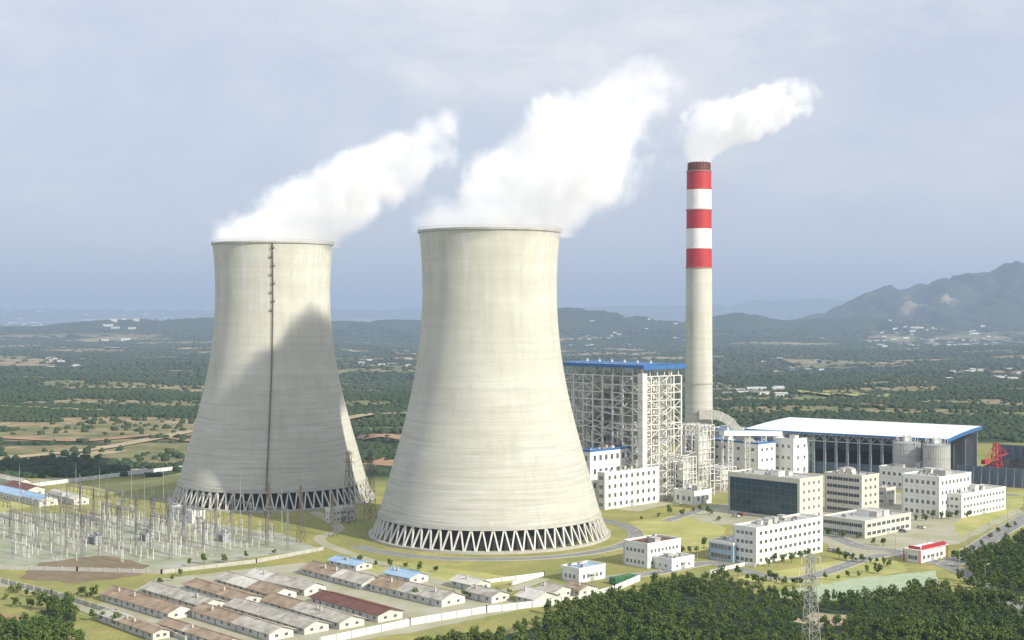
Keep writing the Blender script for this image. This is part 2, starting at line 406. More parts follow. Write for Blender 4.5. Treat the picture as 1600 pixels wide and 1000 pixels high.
def tower(cx,cy,label,ladder):
    T=thing('cooling_tower',label,'cooling tower',(cx,cy,0))
    zs=np.linspace(10.5,148.8,90)
    prof=[(z,rad(z)) for z in zs]+[(z,rad(z)-.9) for z in zs[::-1]]
    mb=MB();mb.rev(prof,'tower',160,True);obj('shell',mb.mesh('shell',True),T)
    mb=MB();r=rad(148.8)
    mb.rev([(147.8,r+.1),(148.1,r+.8),(149.1,r+.8),(149.1,r-1.3),(148.6,r-1.3)],'conc',120,True)
    for i in range(120):
        t=2*math.pi*i/120;x,y=(r+.7)*math.cos(t),(r+.7)*math.sin(t);mb.beam((x,y,149.1),(x,y,150.2),.08,'galv')
        t2=t+2*math.pi/120;mb.beam((x,y,150.2),((r+.7)*math.cos(t2),(r+.7)*math.sin(t2),150.2),.08,'galv')
    obj('rim',mb.mesh('rim'),T)
    mb=MB();rb=rad(10.5);mb.rev([(9.9,rb-1.2),(9.9,rb+.7),(11.2,rb+.5),(11.2,rb-1.2)],'conc',120,True);obj('lintel_ring',mb.mesh('lintel_ring'),T)
    mb=MB();mb.rev([(-.5,57),(1.1,57),(1.1,59.6),(-.5,59.6)],'conc',120,True);obj('basin_wall',mb.mesh('basin_wall'),T)
    mb=MB();mb.rev([(0,49),(10.2,49),(10.2,.1)],'dark',60);obj('fill_pack',mb.mesh('fill_pack'),T)  # closed near-black core, shade behind the legs put into its colour
    n=68;da=2*math.pi/n
    mb=MB()
    for sgn in (1,-1):
        a=sgn*da*.46
        mb.beam((58*math.cos(sgn*.004),58*math.sin(sgn*.004),1.0),((rb-.2)*math.cos(a),(rb-.2)*math.sin(a),10.1),.68,'legs')
    me=mb.mesh('support_column')
    for i in range(n):obj('support_column',me,T,(0,0,0),i*da)
    if ladder:
        mb=MB();PX=5.6
        # the ladder runs plumb down one meridian strip of the shell
        def pt(z,off,lat):
            r=rad(z)+off;return (PX+lat,-math.sqrt(r*r-PX*PX),z)
        zz=np.linspace(11,148,60)
        for i in range(len(zz)-1):
            for lat in (-.4,.4):mb.beam(pt(zz[i],.9,lat),pt(zz[i+1],.9,lat),.16,'rust')
            mb.beam(pt(zz[i],.5,0),pt(zz[i+1],.5,0),.3,'rust',.3)
        obj('ladder',mb.mesh('ladder'),T)
        for i,z in enumerate(np.arange(110,147,5.0)):
            mb=MB();s=1 if i%2 else -1;p=pt(z,.9,s*.5)
            mb.box(p[0]-.8,p[1]-.5,z,p[0]+.8,p[1]+1.2,z+.4,'rust')
            for dx in (-.7,.7):mb.beam((p[0]+dx,p[1]-.4,z),(p[0]+dx,p[1]-.4,z+1.5),.12,'rust')
            mb.beam((p[0]-.7,p[1]-.4,z+1.5),(p[0]+.7,p[1]-.4,z+1.5),.12,'rust')
            obj('ladder_platform',mb.mesh('ladder_platform'),T)
    return T
tower(-11,680,'pale concrete hyperbolic cooling tower steaming above dry grass',False)
LTX,LTY=-140,808
tower(LTX,LTY,'concrete hyperbolic cooling tower with dark ladder, partly shaded',True)

# ---------------------------------------------------------------- steam
def plume(loc,tab,label,seed,dmax,nscale,amp,em,soft=2.0):
    H=tab[-1][0];m,nt=newmat('steam_volume')
    tc=N(nt,'ShaderNodeTexCoord').outputs['Object'];sx=N(nt,'ShaderNodeSeparateXYZ');nt.links.new(tc,sx.inputs[0])
    zf=mathn(nt,'DIVIDE',sx.outputs[2],H,clamp=True)
    cr=N(nt,'ShaderNodeValToRGB');nt.links.new(zf,cr.inputs[0]);e=cr.color_ramp.elements
    e.remove(e[1])
    for i,(z,c,r,fd) in enumerate(tab):
        el=e[0] if i==0 else e.new(z/H)
        if i==0:el.position=0
        el.color=(c/150,r/100,fd,1)
    sc=N(nt,'ShaderNodeSeparateColor');nt.links.new(cr.outputs[0],sc.inputs[0])
    cxn=mathn(nt,'MULTIPLY',sc.outputs[0],150);rn=mathn(nt,'MULTIPLY',sc.outputs[1],100)
    dx=mathn(nt,'SUBTRACT',sx.outputs[0],cxn)
    d=mathn(nt,'SQRT',mathn(nt,'ADD',mathn(nt,'MULTIPLY',dx,dx),mathn(nt,'MULTIPLY',sx.outputs[1],sx.outputs[1])))
    ratio=mathn(nt,'DIVIDE',d,rn)
    mp=N(nt,'ShaderNodeMapping');mp.inputs['Location'].default_value=(seed*13.1,seed*7.7,seed*3.3);mp.inputs['Rotation'].default_value=(0,.8,0);mp.inputs['Scale'].default_value=(1,1,.8);nt.links.new(tc,mp.inputs[0])
    nz=noise(nt,mp.outputs[0],nscale,5.5,.68,.3)
    am=mathn(nt,'MULTIPLY',mathn(nt,'ADD',mathn(nt,'MULTIPLY',mathn(nt,'MINIMUM',mathn(nt,'MULTIPLY',zf,2.6),1.0),.78),.22),amp)
    s=mathn(nt,'ADD',mathn(nt,'SUBTRACT',1.0,ratio),mathn(nt,'MULTIPLY',mathn(nt,'SUBTRACT',nz,.5),am))
    s=mathn(nt,'SUBTRACT',s,mathn(nt,'MULTIPLY',mathn(nt,'SUBTRACT',1.0,sc.outputs[2]),.75))
    k=mathn(nt,'MULTIPLY',s,soft,clamp=True)
    fd=mathn(nt,'ADD',mathn(nt,'MULTIPLY',sc.outputs[2],.8),.2)
    base=mathn(nt,'SUBTRACT',1.0,mathn(nt,'MULTIPLY',zf,6.0),clamp=True)
    gain=mathn(nt,'ADD',mathn(nt,'MULTIPLY',base,1.4),1.0)
    dens=mathn(nt,'MULTIPLY',mathn(nt,'MULTIPLY',mathn(nt,'MULTIPLY',mathn(nt,'POWER',k,1.5),fd),dmax),gain)
    vs=N(nt,'ShaderNodeVolumeScatter');vs.inputs['Color'].default_value=(1,1,1,1);vs.inputs['Anisotropy'].default_value=-.3
    nt.links.new(dens,vs.inputs['Density'])
    em_=N(nt,'ShaderNodeEmission');em_.inputs[0].default_value=(.99,.985,.98,1);nt.links.new(mathn(nt,'MULTIPLY',dens,em),em_.inputs[1])  # steam glows by emission, standing in for multiply scattered light
    ad=N(nt,'ShaderNodeAddShader');nt.links.new(vs.outputs[0],ad.inputs[0]);nt.links.new(em_.outputs[0],ad.inputs[1])
    o=N(nt,'ShaderNodeOutputMaterial');nt.links.new(ad.outputs[0],o.inputs['Volume'])
    try:m.cycles.volume_step_rate=.42
    except Exception:pass
    M['_s']=m
    mb=MB();n=24;zs=np.linspace(0,H,16);T=np.array(tab)
    vv=[];ff=[]
    for z in zs:
        c=np.interp(z,T[:,0],T[:,1]);r=np.interp(z,T[:,0],T[:,2])*(1+amp*.20)+1
        for i in range(n):
            t=2*math.pi*i/n;vv.append((c+r*math.cos(t),r*math.sin(t),z))
    for j in range(len(zs)-1):
        for i in range(n):ff.append((j*n+i,j*n+(i+1)%n,(j+1)*n+(i+1)%n,(j+1)*n+i))
    ff.append(tuple(range(n-1,-1,-1)));ff.append(tuple(range((len(zs)-1)*n,len(zs)*n)))
    mb.add(vv,ff,'_s');o=obj('steam_plume',mb.mesh('steam_plume'),None,loc);tag(o,label,'steam');o['kind']='stuff';return o
plume((-11,680,146.0),[(0,10,32,1),(3,3,40,1),(9,8,44,1),(20,20,49,1),(35,33,46,1),(49,45,42,.94),(62,55,40,.78),(75,63,38,.5),(90,72,30,.1)],
  'thick white steam drifting from the cooling tower mouth',3,.115,.036,2.5,.43)
plume((LTX,LTY,147.0),[(0,6,34,1),(2,1,39,1),(8,7,42,1),(20,24,45,1),(34,43,43,.96),(48,63,41,.82),(60,80,38,.64),(72,96,33,.36),(84,112,26,.05)],
  'white steam drifting from the cooling tower mouth',8,.11,.038,2.5,.42)
plume((127.4,940,210.0),[(0,0,8,1),(5,2,12,1),(11,7,20,1),(20,16,31,1),(31,28,38,.95),(41,42,42,.75),(50,54,38,.4),(58,64,32,.08)],
  'white smoke billowing from the striped chimney',6,.15,.052,2.8,.46,2.4)

# ---------------------------------------------------------------- chimney
C=thing('chimney','tall concrete chimney with red and white bands','chimney',(127.4,940,0))
def cr_(z):return 9.6-1.3*z/205
segs=[(0,138.8,'tower'),(138.8,152,'red'),(152,165.5,'wband'),(165.5,178.6,'red'),(178.6,192,'wband'),(192,204.8,'red')]
mb=MB();
for a,b,k in segs:mb.rev([(z,cr_(z)) for z in np.linspace(a,b,max(2,int((b-a)/6)))],k,48)
mb.rev([(204.8,cr_(204.8)),(204.8,6.2)],'conc',48)
obj('windshield',mb.mesh('windshield',False),C)
for p in C.children:p.data.polygons.foreach_set('use_smooth',[True]*len(p.data.polygons))
mb=MB();mb.rev([(204,7.6),(210.6,7.4),(210.6,6.4),(204,6.4)],'flue',36,True);mb.rev([(206.2,7.9),(206.7,7.9),(206.7,7.4),(206.2,7.4)],'flue',36,True)
for i in range(24):
    t=2*math.pi*i/24;mb.beam((7.8*math.cos(t),7.8*math.sin(t),204.9),(7.7*math.cos(t),7.7*math.sin(t),210.2),.3,'flue')
obj('flue',mb.mesh('flue'),C)
for z in (60,138.5,178,204.2):
    mb=MB();r=cr_(z);mb.rev([(z,r-.05),(z,r+.5),(z+.2,r+.5),(z+.2,r-.05)],'conc',40,True)
    for i in range(40):
        t=2*math.pi*i/40;t2=2*math.pi*(i+1)/40;e=(r+.4)
        mb.beam((e*math.cos(t),e*math.sin(t),z),(e*math.cos(t),e*math.sin(t),z+1.1),.07,'galv');mb.beam((e*math.cos(t),e*math.sin(t),z+1.1),(e*math.cos(t2),e*math.sin(t2),z+1.1),.07,'galv')
    obj('gallery',mb.mesh('gallery'),C)
D=thing('flue_gas_duct','fat grey curved duct bending into the chimney foot','duct',(127.4,930,0),0)
mb=MB();pts=[(-2,-4,40)]
for i in range(15):
    t=math.radians(62*i/14);pts.append((6+18*math.sin(t),-4,24+16*math.cos(t)))
pts+=[(34,-4,20)]
for i in range(len(pts)-1):mb.beam(pts[i],pts[i+1],6.5,'conc',6.0)
obj('duct_run',mb.mesh('duct_run'),D)
mb=MB()
for i in (1,6,11,15):
    a=Vector(pts[i]);b=Vector(pts[i+1]);mb.beam(a,a+(b-a).normalized()*.3,6.8,'steel',6.3)
obj('flange',mb.mesh('flange'),D)
mb=MB()
for x in (14,30):
    for y in (-7,-1):mb.beam((x,y,0),(x,y,28 if x<20 else 19),.6,'steel')
obj('duct_support',mb.mesh('duct_support'),D)

# ---------------------------------------------------------------- generic blocks
def solve(near,left,right,th=TH):
    a=(math.cos(th),-math.sin(th));b=(math.sin(th),math.cos(th))
    X,Y=gp(*near);k=(left-800)/F;L=(X-k*Y)/(a[0]-k*a[1]);k=(right-800)/F;W=(k*Y-X)/(b[0]-k*b[1])
    return X,Y,L,W
WM={}
def winmesh(w,h,frame='white',glass='glass',mull=1,name='window'):
    key=(w,h,frame,glass,mull)
    if key in WM:return WM[key]
    mb=MB();f=.12 if w>1 else .08
    mb.box(-w/2+f,-.02,f,w/2-f,.12,h-f,glass)
    mb.box(-w/2,-.1,0,-w/2+f,.12,h,frame);mb.box(w/2-f,-.1,0,w/2,.12,h,frame)
    mb.box(-w/2+f,-.1,0,w/2-f,.12,f,frame);mb.box(-w/2+f,-.1,h-f,w/2-f,.12,h,frame)
    for i in range(mull):
        x=-w/2+w*(i+1)/(mull+1);mb.box(x-.04,-.06,f,x+.04,.11,h-f,frame)
    WM[key]=mb.mesh(name);return WM[key]
def windows(T,face,Ln,nx,zs,w,h,margin=1.5,**k):
    me=winmesh(w,h,**k)
    for z in zs:
        for i in range(nx):
            t=margin+(Ln-2*margin)*(i+.5)/nx
            if face=='F':obj('window',me,T,(-t,-.03,z),0)
            else:obj('window',me,T,(.03,t,z),math.pi/2)
def block(name,label,cat,near,left,right,top,wallk='white',roofk='tar',floors=3,wf=None,ws=None,trim=None,units=2,th=TH,Hm=None,group=None,minW=None):
    X,Y,L,W=solve(near,left,right,th)
    if minW:W=max(W,minW)
    H=Hm or (near[1]-top)*Y/F
    T=thing(name,label,cat,(X,Y,0),-th,group)
    mb=MB();mb.box(-L,0,0,0,W,H,wallk)
    fh=H/floors
    for i in range(1,floors):mb.box(-L-.06,-.06,i*fh-.15,.06,W+.06,i*fh,'cream' if wallk=='white' else wallk)
    obj('wall',mb.mesh('wall'),T)
    mb=MB();mb.box(-L+.35,.35,H,-.35,W-.35,H+.12,roofk)
    tk=trim or wallk;p=.9
    mb.box(-L-.1,-.1,H-.25,.1,.35,H+p,tk);mb.box(-L-.1,W-.35,H-.25,.1,W+.1,H+p,tk)
    mb.box(-L-.1,.352,H-.25,-L+.35,W-.352,H+p-.01,tk);mb.box(-.35,.352,H-.25,.1,W-.352,H+p-.01,tk)
    R=obj('roof',mb.mesh('roof'),T)
    rr=random.Random(int(X*7+Y))
    for i in range(units):
        uw=min(L,W)*rr.uniform(.15,.3);x=-rr.uniform(.2,.8)*L;y=rr.uniform(.25,.7)*W
        mb=MB();hh=rr.uniform(1.6,3.2);mb.box(x-uw/2,y-uw/2,H+.12,x+uw/2,y+uw/2,H+hh,rr.choice(['white','conc','cream']));mb.box(x-uw/2-.2,y-uw/2-.2,H+hh,x+uw/2+.2,y+uw/2+.2,H+hh+.25,'tar')
        obj('roof_cabin',mb.mesh('roof_cabin'),R)
    for i in range(units*3):
        x=-rr.uniform(.08,.92)*L;y=rr.uniform(.15,.85)*W;mb=MB();mb.box(x-.6,y-.5,H+.12,x+.6,y+.5,H+1.2,'galv');mb.cyl((x,y,H+1.2),(x,y,H+1.35),.4,.4,'dark',10);obj('air_vent',mb.mesh('air_vent'),R)
    if wf:
        nx,w,hf=wf;windows(T,'F',L,nx,[i*fh+fh*.28 for i in range(floors)],w,fh*hf)
    if ws:
        nx,w,hf=ws;windows(T,'S',W,nx,[i*fh+fh*.28 for i in range(floors)],w,fh*hf)
    mb=MB();mb.box(-1.1,-.08,.02,1.1,.1,2.6,'grey');mb.box(-1.5,-1.4,2.7,1.5,.1,2.95,'conc');obj('door',mb.mesh('door'),T,(.02,W*.5,0),math.pi/2)
    for x in (-L+.5,-.5):
        mb=MB();mb.beam((x,-.14,.1),(x,-.14,H-.3),.16,'grey');obj('drainpipe',mb.mesh('drainpipe'),T)
    return T,L,W,H
block('workshop_building','white workshop with blue roof trim beside the boiler house','building',(922,791),906,1006,706,'white','tar',4,(2,1.6,.4),(9,2.2,.42),'blue',3)
block('workshop_building','white annexe with rows of windows beside the boiler house','building',(945,797),934,1029,741,'white','tar',4,(2,1.6,.45),(9,2.0,.5),None,3)
T,L,W,H=block('office_building','office block with dark teal glass front and cream sides','building',(1250,815),1138,1286,751,'cream','tar',5,None,(4,1.6,.45),'cream',2)
cw=(L-3)/12
mbg=MB();hh=H-3
mbg.box(-cw/2+.06,-.15,0,cw/2-.06,.1,hh,'teal')
for i in range(6):mbg.box(-cw/2,-.24,i*hh/5-.05,cw/2,-.14,i*hh/5+.05,'galvd')
mbg.box(-cw/2-.05,-.26,0,-cw/2+.05,.09,hh,'galvd');gm=mbg.mesh('curtain_wall_bay')
for i in range(12):obj('curtain_wall_bay',gm,T,(-1.5-cw*(i+.5),-.02,1.2))
block('office_building','cream office block with wide dark window bands','building',(1347,806),1289,1374,746,'cream','tar',5,(6,3.6,.5),(3,2.0,.45),None,3)
block('canteen_building','low cream building with dark ground floor','building',(1352,842),1284,1424,817,'cream','tar',2,(9,2.6,.5),(9,3.4,.5),None,3)
block('laboratory_building','white stepped laboratory block with rows of windows','building',(1182,884),1146,1286,828,'white','tar',4,(4,1.8,.45),(13,2.0,.45),None,5)
block('laboratory_building','low blue glazed wing of the white laboratory','building',(1146,880),1108,1172,852,'bluelt','tar',2,(6,2.4,.6),(3,2.4,.6),'white',1)
block('control_building','white control building with window rows','building',(1468,810),1409,1518,748,'white','tar',4,(6,1.8,.42),(8,1.8,.42),None,3)
block('control_building','lower white wing with long window rows','building',(1503,810),1466,1572,775,'white','tar',3,(4,1.8,.42),(13,1.8,.42),None,3)
block('store_building','white store with brown roof beside the lane','building',(1012,889),974,1064,853,'white','rred',2,(5,1.4,.35),(8,1.4,.35),None,1)
block('store_building','small white shed beside the brown roofed store','building',(1050,893),1022,1085,877,'white','tar',1,(2,1.4,.3),(3,1.4,.3),None,1)
block('pump_house','small white pump house with pale blue roof','building',(905,912),877,946,892,'white','bluelt',1,(3,1.4,.35),(5,1.4,.35),None,1)
block('site_office','white two storey site cabin between the cooling towers','cabin',(516,818),508,556,798,'white','tar',2,(1,1.2,.4),(6,1.4,.4),None,0)
block('machine_hall','white machine hall with blue roof trim','building',(1185,744),1102,1212,694,'white','bluelt',3,(7,2.4,.3),(3,2,.3),'blue',2)
block('machine_hall','plain white hall block behind the offices','building',(1240,742),1208,1274,688,'white','tar',3,(3,2,.3),(3,2,.3),None,1)
block('machine_hall','white low hall beside the ash silos','building',(1440,768),1374,1480,736,'white','tar',2,(7,2,.35),(3,2,.35),None,2)
block('machine_hall','grey blue roofed bunker hall below the chimney','building',(1150,728),1092,1196,676,'grey','blue',2,(6,3,.3),(3,3,.3),'white',2)
block('machine_hall','low white pump hall beside the pipe racks','building',(1085,790),1052,1112,770,'white','tar',1,(3,2,.4),(3,2,.4),None,2)
block('switchgear_building','small cream switchgear block beside the offices','building',(1385,790),1370,1400,765,'cream','tar',2,(2,1.6,.4),(2,1.6,.4),None,1)
block('switchgear_building','small white relay house on the gravel yard','building',(300,818),262,320,802,'white','tar',1,(3,1.4,.35),(2,1.4,.35),None,0)
# gatehouse
T,L,W,H=block('gatehouse','white gatehouse with bold red fascia','building',(1438,881),1416,1478,864,'white','tar',1,(3,2.0,.4),(5,2.0,.4),None,0)
mb=MB();mb.box(-L-1,-1,H+.95,1,W+1,H+1.15,'white');mb.box(.4,1,H+1.15,.8,W-1,H+3.0,'red');mb.box(-L+1,.4,H+1.15,-.2,.8,H+2.4,'red')
for x in (-L-.6,.6):
    for y in (-.6,W+.6):mb.cyl((x,y,0),(x,y,H+.95),.25,.25,'red',8)
obj('canopy',mb.mesh('canopy'),T)
for (u,v,l,r) in ((962,915,952,975),(978,912,968,992)):
    X,Y,L,W=solve((u,v),l,r);L=max(L,2.6);W=max(min(W,12),6)
    T=thing('shipping_container','green ribbed steel container on bare ground','container',(X,Y,0),-TH,'green containers on the yard')
    mb=MB();mb.box(-L,0,.1,0,W,2.8,'green')
    for i in range(int(W/.5)):mb.box(0,i*.5+.1,.3,.06,i*.5+.3,2.6,'green')
    for i in range(int(L/.5)):mb.box(-i*.5-.3,-.06,.3,-i*.5-.1,0,2.6,'green')
    obj('container_shell',mb.mesh('container_shell'),T)
    mb=MB();mb.box(-L+.2,-.1,.25,-.2,-.05,2.6,'green');mb.beam((-L/2-.3,-.16,.3),(-L/2-.3,-.16,2.6),.07,'galv');mb.beam((-L/2+.3,-.16,.3),(-L/2+.3,-.16,2.6),.07,'galv');obj('door',mb.mesh('door'),T)

# ---------------------------------------------------------------- huts
def hut(near,left,right,roofk,label,wh=None,nw=None):
    X,Y,L,W=solve(near,left,right);W=max(W,6)
    wh=wh or random.uniform(2.3,2.8)
    T=thing('workers_hut',label,'hut',(X,Y,0),-TH+random.uniform(-.04,.04),'long workers huts in rows')
    mb=MB();rh=W*random.uniform(.13,.19)
    mb.add([(-L,0,0),(0,0,0),(0,W,0),(-L,W,0),(-L,0,wh),(0,0,wh),(0,W,wh),(-L,W,wh),(0,W/2,wh+rh),(-L,W/2,wh+rh)],
      [(0,1,5,4),(1,2,6,8,5),(2,3,7,6),(3,0,4,9,7)],'hutwall')
    obj('wall',mb.mesh('wall'),T)
    mb=MB();o=.8;e=rh/(W/2)*o;t=.14
    alt={'rbrown':['rbrown','rbrown','rgrey','rpale'],'rgrey':['rgrey','rpale','rgrey','rbrown'],'rred':['rred'],'bluelt':['bluelt'],'rpale':['rpale','rgrey','rgrey']}[roofk]
    segs=[0]+sorted(random.uniform(.15,.85) for _ in range(random.choice((0,1,2,2))))+[1] if len(alt)>1 and L>15 else [0,1]
    for si in range(len(segs)-1):
        xa=-L-o+(L+2*o)*segs[si]+(.02 if si else 0);xb=-L-o+(L+2*o)*segs[si+1];kk=random.choice(alt) if si else alt[0]
        dz=.03*si
        for s in (0,1):
            y0=-o if s==0 else W+o
            a=[(xa,y0,wh-e+.05+dz),(xb,y0,wh-e+.05+dz),(xb,W/2,wh+rh+.05+dz),(xa,W/2,wh+rh+.05+dz)]
            b=[(p[0],p[1],p[2]+t) for p in a]
            mb.add(a+b,[(0,3,2,1),(4,5,6,7),(0,1,5,4),(1,2,6,5),(2,3,7,6),(3,0,4,7)],kk)
            n=max(1,int((xb-xa)/1.1))
            for i in range(n):
                x=xa+(xb-xa)*(i+.5)/n
                mb.beam((x,y0,wh-e+.05+t+dz),(x,W/2,wh+rh+.05+t+dz),.14,kk,.1)
    mb.box(-L-o,W/2-.25,wh+rh+.12,o,W/2+.25,wh+rh+.34,roofk)
    R=obj('roof',mb.mesh('roof'),T)
    for i in range(random.choice((0,1,2))):
        x=-L*random.uniform(.1,.9);c=MB();c.box(x-.35,W*.25,wh+.2,x+.35,W*.25+.7,wh+rh+.9,'conc');obj('chimney_stack',c.mesh('chimney_stack'),R)
    nw=nw or max(3,int(L/4.2))
    wm=winmesh(1.3,1.0,'grey','glass',1)
    for i in range(nw):
        x=-L*(i+.5)/nw
        if i%3==1:
            d=MB();d.box(-.5,-.07,.02,.5,.08,1.95,'grey');obj('door',d.mesh('door'),T,(x,-.02,0))
        else:obj('window',wm,T,(x,-.03,.95))
    for y in (W*.3,W*.7):obj('window',wm,T,(.03,y,.95),math.pi/2)
huts=[((262,970),163,303,'rbrown'),((315,958),222,352,'rgrey'),((372,948),285,408,'rbrown'),((425,940),333,462,'rgrey'),((475,932),387,510,'rpale'),
((420,1003),300,458,'rbrown'),((475,993),352,513,'rgrey'),((530,985),405,568,'rbrown'),((590,974),482,628,'rred'),
((565,922),466,602,'rbrown'),((690,950),580,727,'rbrown'),((640,914),602,670,'bluelt'),((556,893),515,582,'bluelt'),((768,944),728,796,'rgrey'),
((238,1002),150,264,'rgrey'),((350,1018),252,378,'rbrown'),((835,948),806,870,'rpale'),((862,938),835,898,'rgrey'),((905,934),880,933,'rbrown'),((740,925),704,766,'rpale')]
nm={'rbrown':'long white hut with faded brown roof in a yard','rgrey':'long white hut with grey cement roof in a yard','rred':'long white hut with dark red roof in a yard','bluelt':'small white hut with pale blue metal roof','rpale':'long white hut with pale sheet roof in a yard'}
for a,l,r,k in huts:hut(a,l,r,k,nm[k])
for a,l,r,k in [((60,792),-10,90,'bluelt'),((115,790),70,138,'rpale'),((42,775),5,70,'rred'),((30,762),-30,48,'rgrey')]:hut(a,l,r,k,nm[k],3.6)

# ---------------------------------------------------------------- boiler house
X,Y,L,W=solve((1005,787),882,1064)
B=thing('boiler_house','towering open steel boiler house with blue roof','boiler house',(X,Y,0),-TH)
HB=78
def frame(mb,x0,x1,nx,y0,y1,ny,z0,z1,nz,tc,tb,k,brace=.3,seed=1):
    rr=random.Random(seed)
    xs=[x0+(x1-x0)*i/nx for i in range(nx+1)];ys=[y0+(y1-y0)*i/ny for i in range(ny+1)]
    zs=[z0]+[z0+(z1-z0)*(i+(rr.uniform(-.22,.22) if i<nz else 0))/nz for i in range(1,nz+1)]
    for i,x in enumerate(xs):
        for j,y in enumerate(ys):
            if (i in(0,nx) or j in(0,ny) or (i+j)%2==0):mb.beam((x,y,z0),(x,y,z1),tc*rr.uniform(.8,1.15),k)
    for kz in range(1,nz+1):
        z=zs[kz]
        for j,y in enumerate(ys):
            for i in range(nx):
                if kz==nz or rr.random()<.84:mb.beam((xs[i],y,z+rr.choice((0,0,.02,1.1))),(xs[i+1],y,z+.01),tb,k,tb*1.1)
        for i,x in enumerate(xs):
            for j in range(ny):
                if kz==nz or rr.random()<.84:mb.beam((x,ys[j],z+.1),(x,ys[j+1],z+.1),tb*.97,k,tb*1.05)
    for kz in range(nz):
        for i in range(nx):
            for j in range(ny+1):
                if rr.random()<brace*(1 if j in(0,ny) else .5):
                    a,b=(xs[i],xs[i+1]) if rr.random()<.5 else (xs[i+1],xs[i]);mb.beam((a,ys[j],zs[kz]),(b,ys[j],zs[kz+1]),tb*.7,k)
        for j in range(ny):
            for i in range(nx+1):
                if rr.random()<brace*(1 if i in(0,nx) else .5):
                    a,b=(ys[j],ys[j+1]) if rr.random()<.5 else (ys[j+1],ys[j]);mb.beam((xs[i],a,zs[kz]),(xs[i],b,zs[kz+1]),tb*.7,k)
mb=MB();frame(mb,-L,0,8,0,W,5,0,HB-6,16,.85,.48,'steel',.5,4);frame(mb,-L*.98,-.02*L,8,1,W-1,5,HB-6,HB,1,.6,.35,'steel',.3,4);obj('steel_frame',mb.mesh('steel_frame'),B)
rr=random.Random(11)
for kz in range(1,16):
    z=(HB-6)*kz/16
    for i in range(4):
        if rr.random()<.8:
            x=-L+L*rr.random()*.85;w=rr.uniform(4,10);mb=MB();x1=min(x+w,-.4);y1=5+rr.random()*9
            mb.box(x,.4,z+.42,x1,y1,z+.56,'galv')
            mb.beam((x,.45,z+1.6),(x1,.45,z+1.6),.12,'steel')
            for q in range(4):xx=x+.1+(x1-x-.2)*q/3;mb.beam((xx,.45,z+.5),(xx,.45,z+1.6),.09,'steel')
            obj('walkway',mb.mesh('walkway'),B)
for (x0,y0,x1,y1,z0,z1,k) in ((-L*.42,12,-L*.16,W-7,14,HB-9,'cream'),(-L*.88,14,-L*.62,W-7,16,HB-18,'grey'),(-L*.55,16,-L*.44,W-10,20,45,'cream')):
    mb=MB();mb.box(x0,y0,z0,x1,y1,z1,k)
    for i in range(12):
        z=z0+(z1-z0)*(i+.5)/12;mb.box(x0-.2,y0-.2,z,x1+.2,y1+.2,z+.25,'conc')
    obj('boiler_body',mb.mesh('boiler_body'),B)
for i in range(24):
    mb=MB();x=-L*rr.uniform(.04,.92);y=rr.uniform(1.5,9);z=rr.uniform(4,HB-14);w=rr.uniform(1.5,4.5);h=rr.uniform(1.5,4)
    mb.box(x,y,z,x+w,y+rr.uniform(1.5,4),z+h,rr.choice(['steel','grey','white','cream']));mb.box(x-.1,y-.1,z+h,x+w+.1,y+1,z+h+.2,'galv');obj('equipment_box',mb.mesh('equipment_box'),B)
for i in range(40):
    mb=MB();x=-L*rr.uniform(.04,.96);y=rr.uniform(2,9);r=rr.uniform(.3,.85);z0=rr.uniform(2,35);z1=z0+rr.uniform(8,34);z1=min(z1,HB-8)
    mb.cyl((x,y,z0),(x,y,z1),r,r,rr.choice(['steel','galv','white']),10);mb.cyl((x,y,z1),(max(-L,min(0,x+rr.uniform(-9,9))),y+.01,z1),r,r,'steel',10);obj('pipe',mb.mesh('pipe'),B)
mb=MB();mb.box(-2.2,-2.2,0,1.6,1.7,HB-4,'steel')
for i in range(14):mb.box(-2.3,-2.3,i*5.2+1,1.7,1.8,i*5.2+1.3,'conc')
obj('lift_shaft',mb.mesh('lift_shaft'),B)
mb=MB()
for i in range(24):
    z=i*3;y0,y1=(W*.45,W*.62) if i%2 else (W*.62,W*.45);mb.beam((1.6,y0,z),(1.6,y1,z+3),1.2,'steel',.2);mb.beam((2.3,y0,z+1),(2.3,y1,z+4),.1,'galv')
for x in (.9,2.4):
    for y in (W*.43,W*.64):mb.beam((x,y,0),(x,y,73),.25,'steel')
obj('stair',mb.mesh('stair'),B)
mb=MB();n=14
for i in range(n):
    y0=-2.0+(W+4)*i/n;y1=-2.0+(W+4)*(i+1)/n
    z0=HB+.7+.7*math.sin(math.pi*i/n);z1=HB+.7+.7*math.sin(math.pi*(i+1)/n)
    mb.add([(-L-2,y0,z0),(2,y0,z0),(2,y1,z1),(-L-2,y1,z1),(-L-2,y0,z0-.4),(2,y0,z0-.4),(2,y1,z1-.4),(-L-2,y1,z1-.4)],[(0,1,2,3),(4,7,6,5),(1,5,6,2),(0,3,7,4)],'blue')
mb.box(-L-2.1,-2.3,HB-1.1,2.1,-2.0,HB+.8,'blue');mb.box(2.0,-2.1,HB-1.8,2.3,W+2.1,HB+.6,'blue');mb.box(-L-2.3,-2.1,HB-1.1,-L-2,W+2.1,HB+.6,'blue')
R=obj('roof',mb.mesh('roof'),B)
for i in range(6):
    mb=MB();x=-L*(i+.6)/6.2;mb.cyl((x,W*.4,HB+1.2),(x,W*.4,HB+2.6),.8,.8,'steel',12);mb.cyl((x,W*.4,HB+2.6),(x,W*.4,HB+3.1),1.1,.3,'galv',12);obj('roof_vent',mb.mesh('roof_vent'),R)
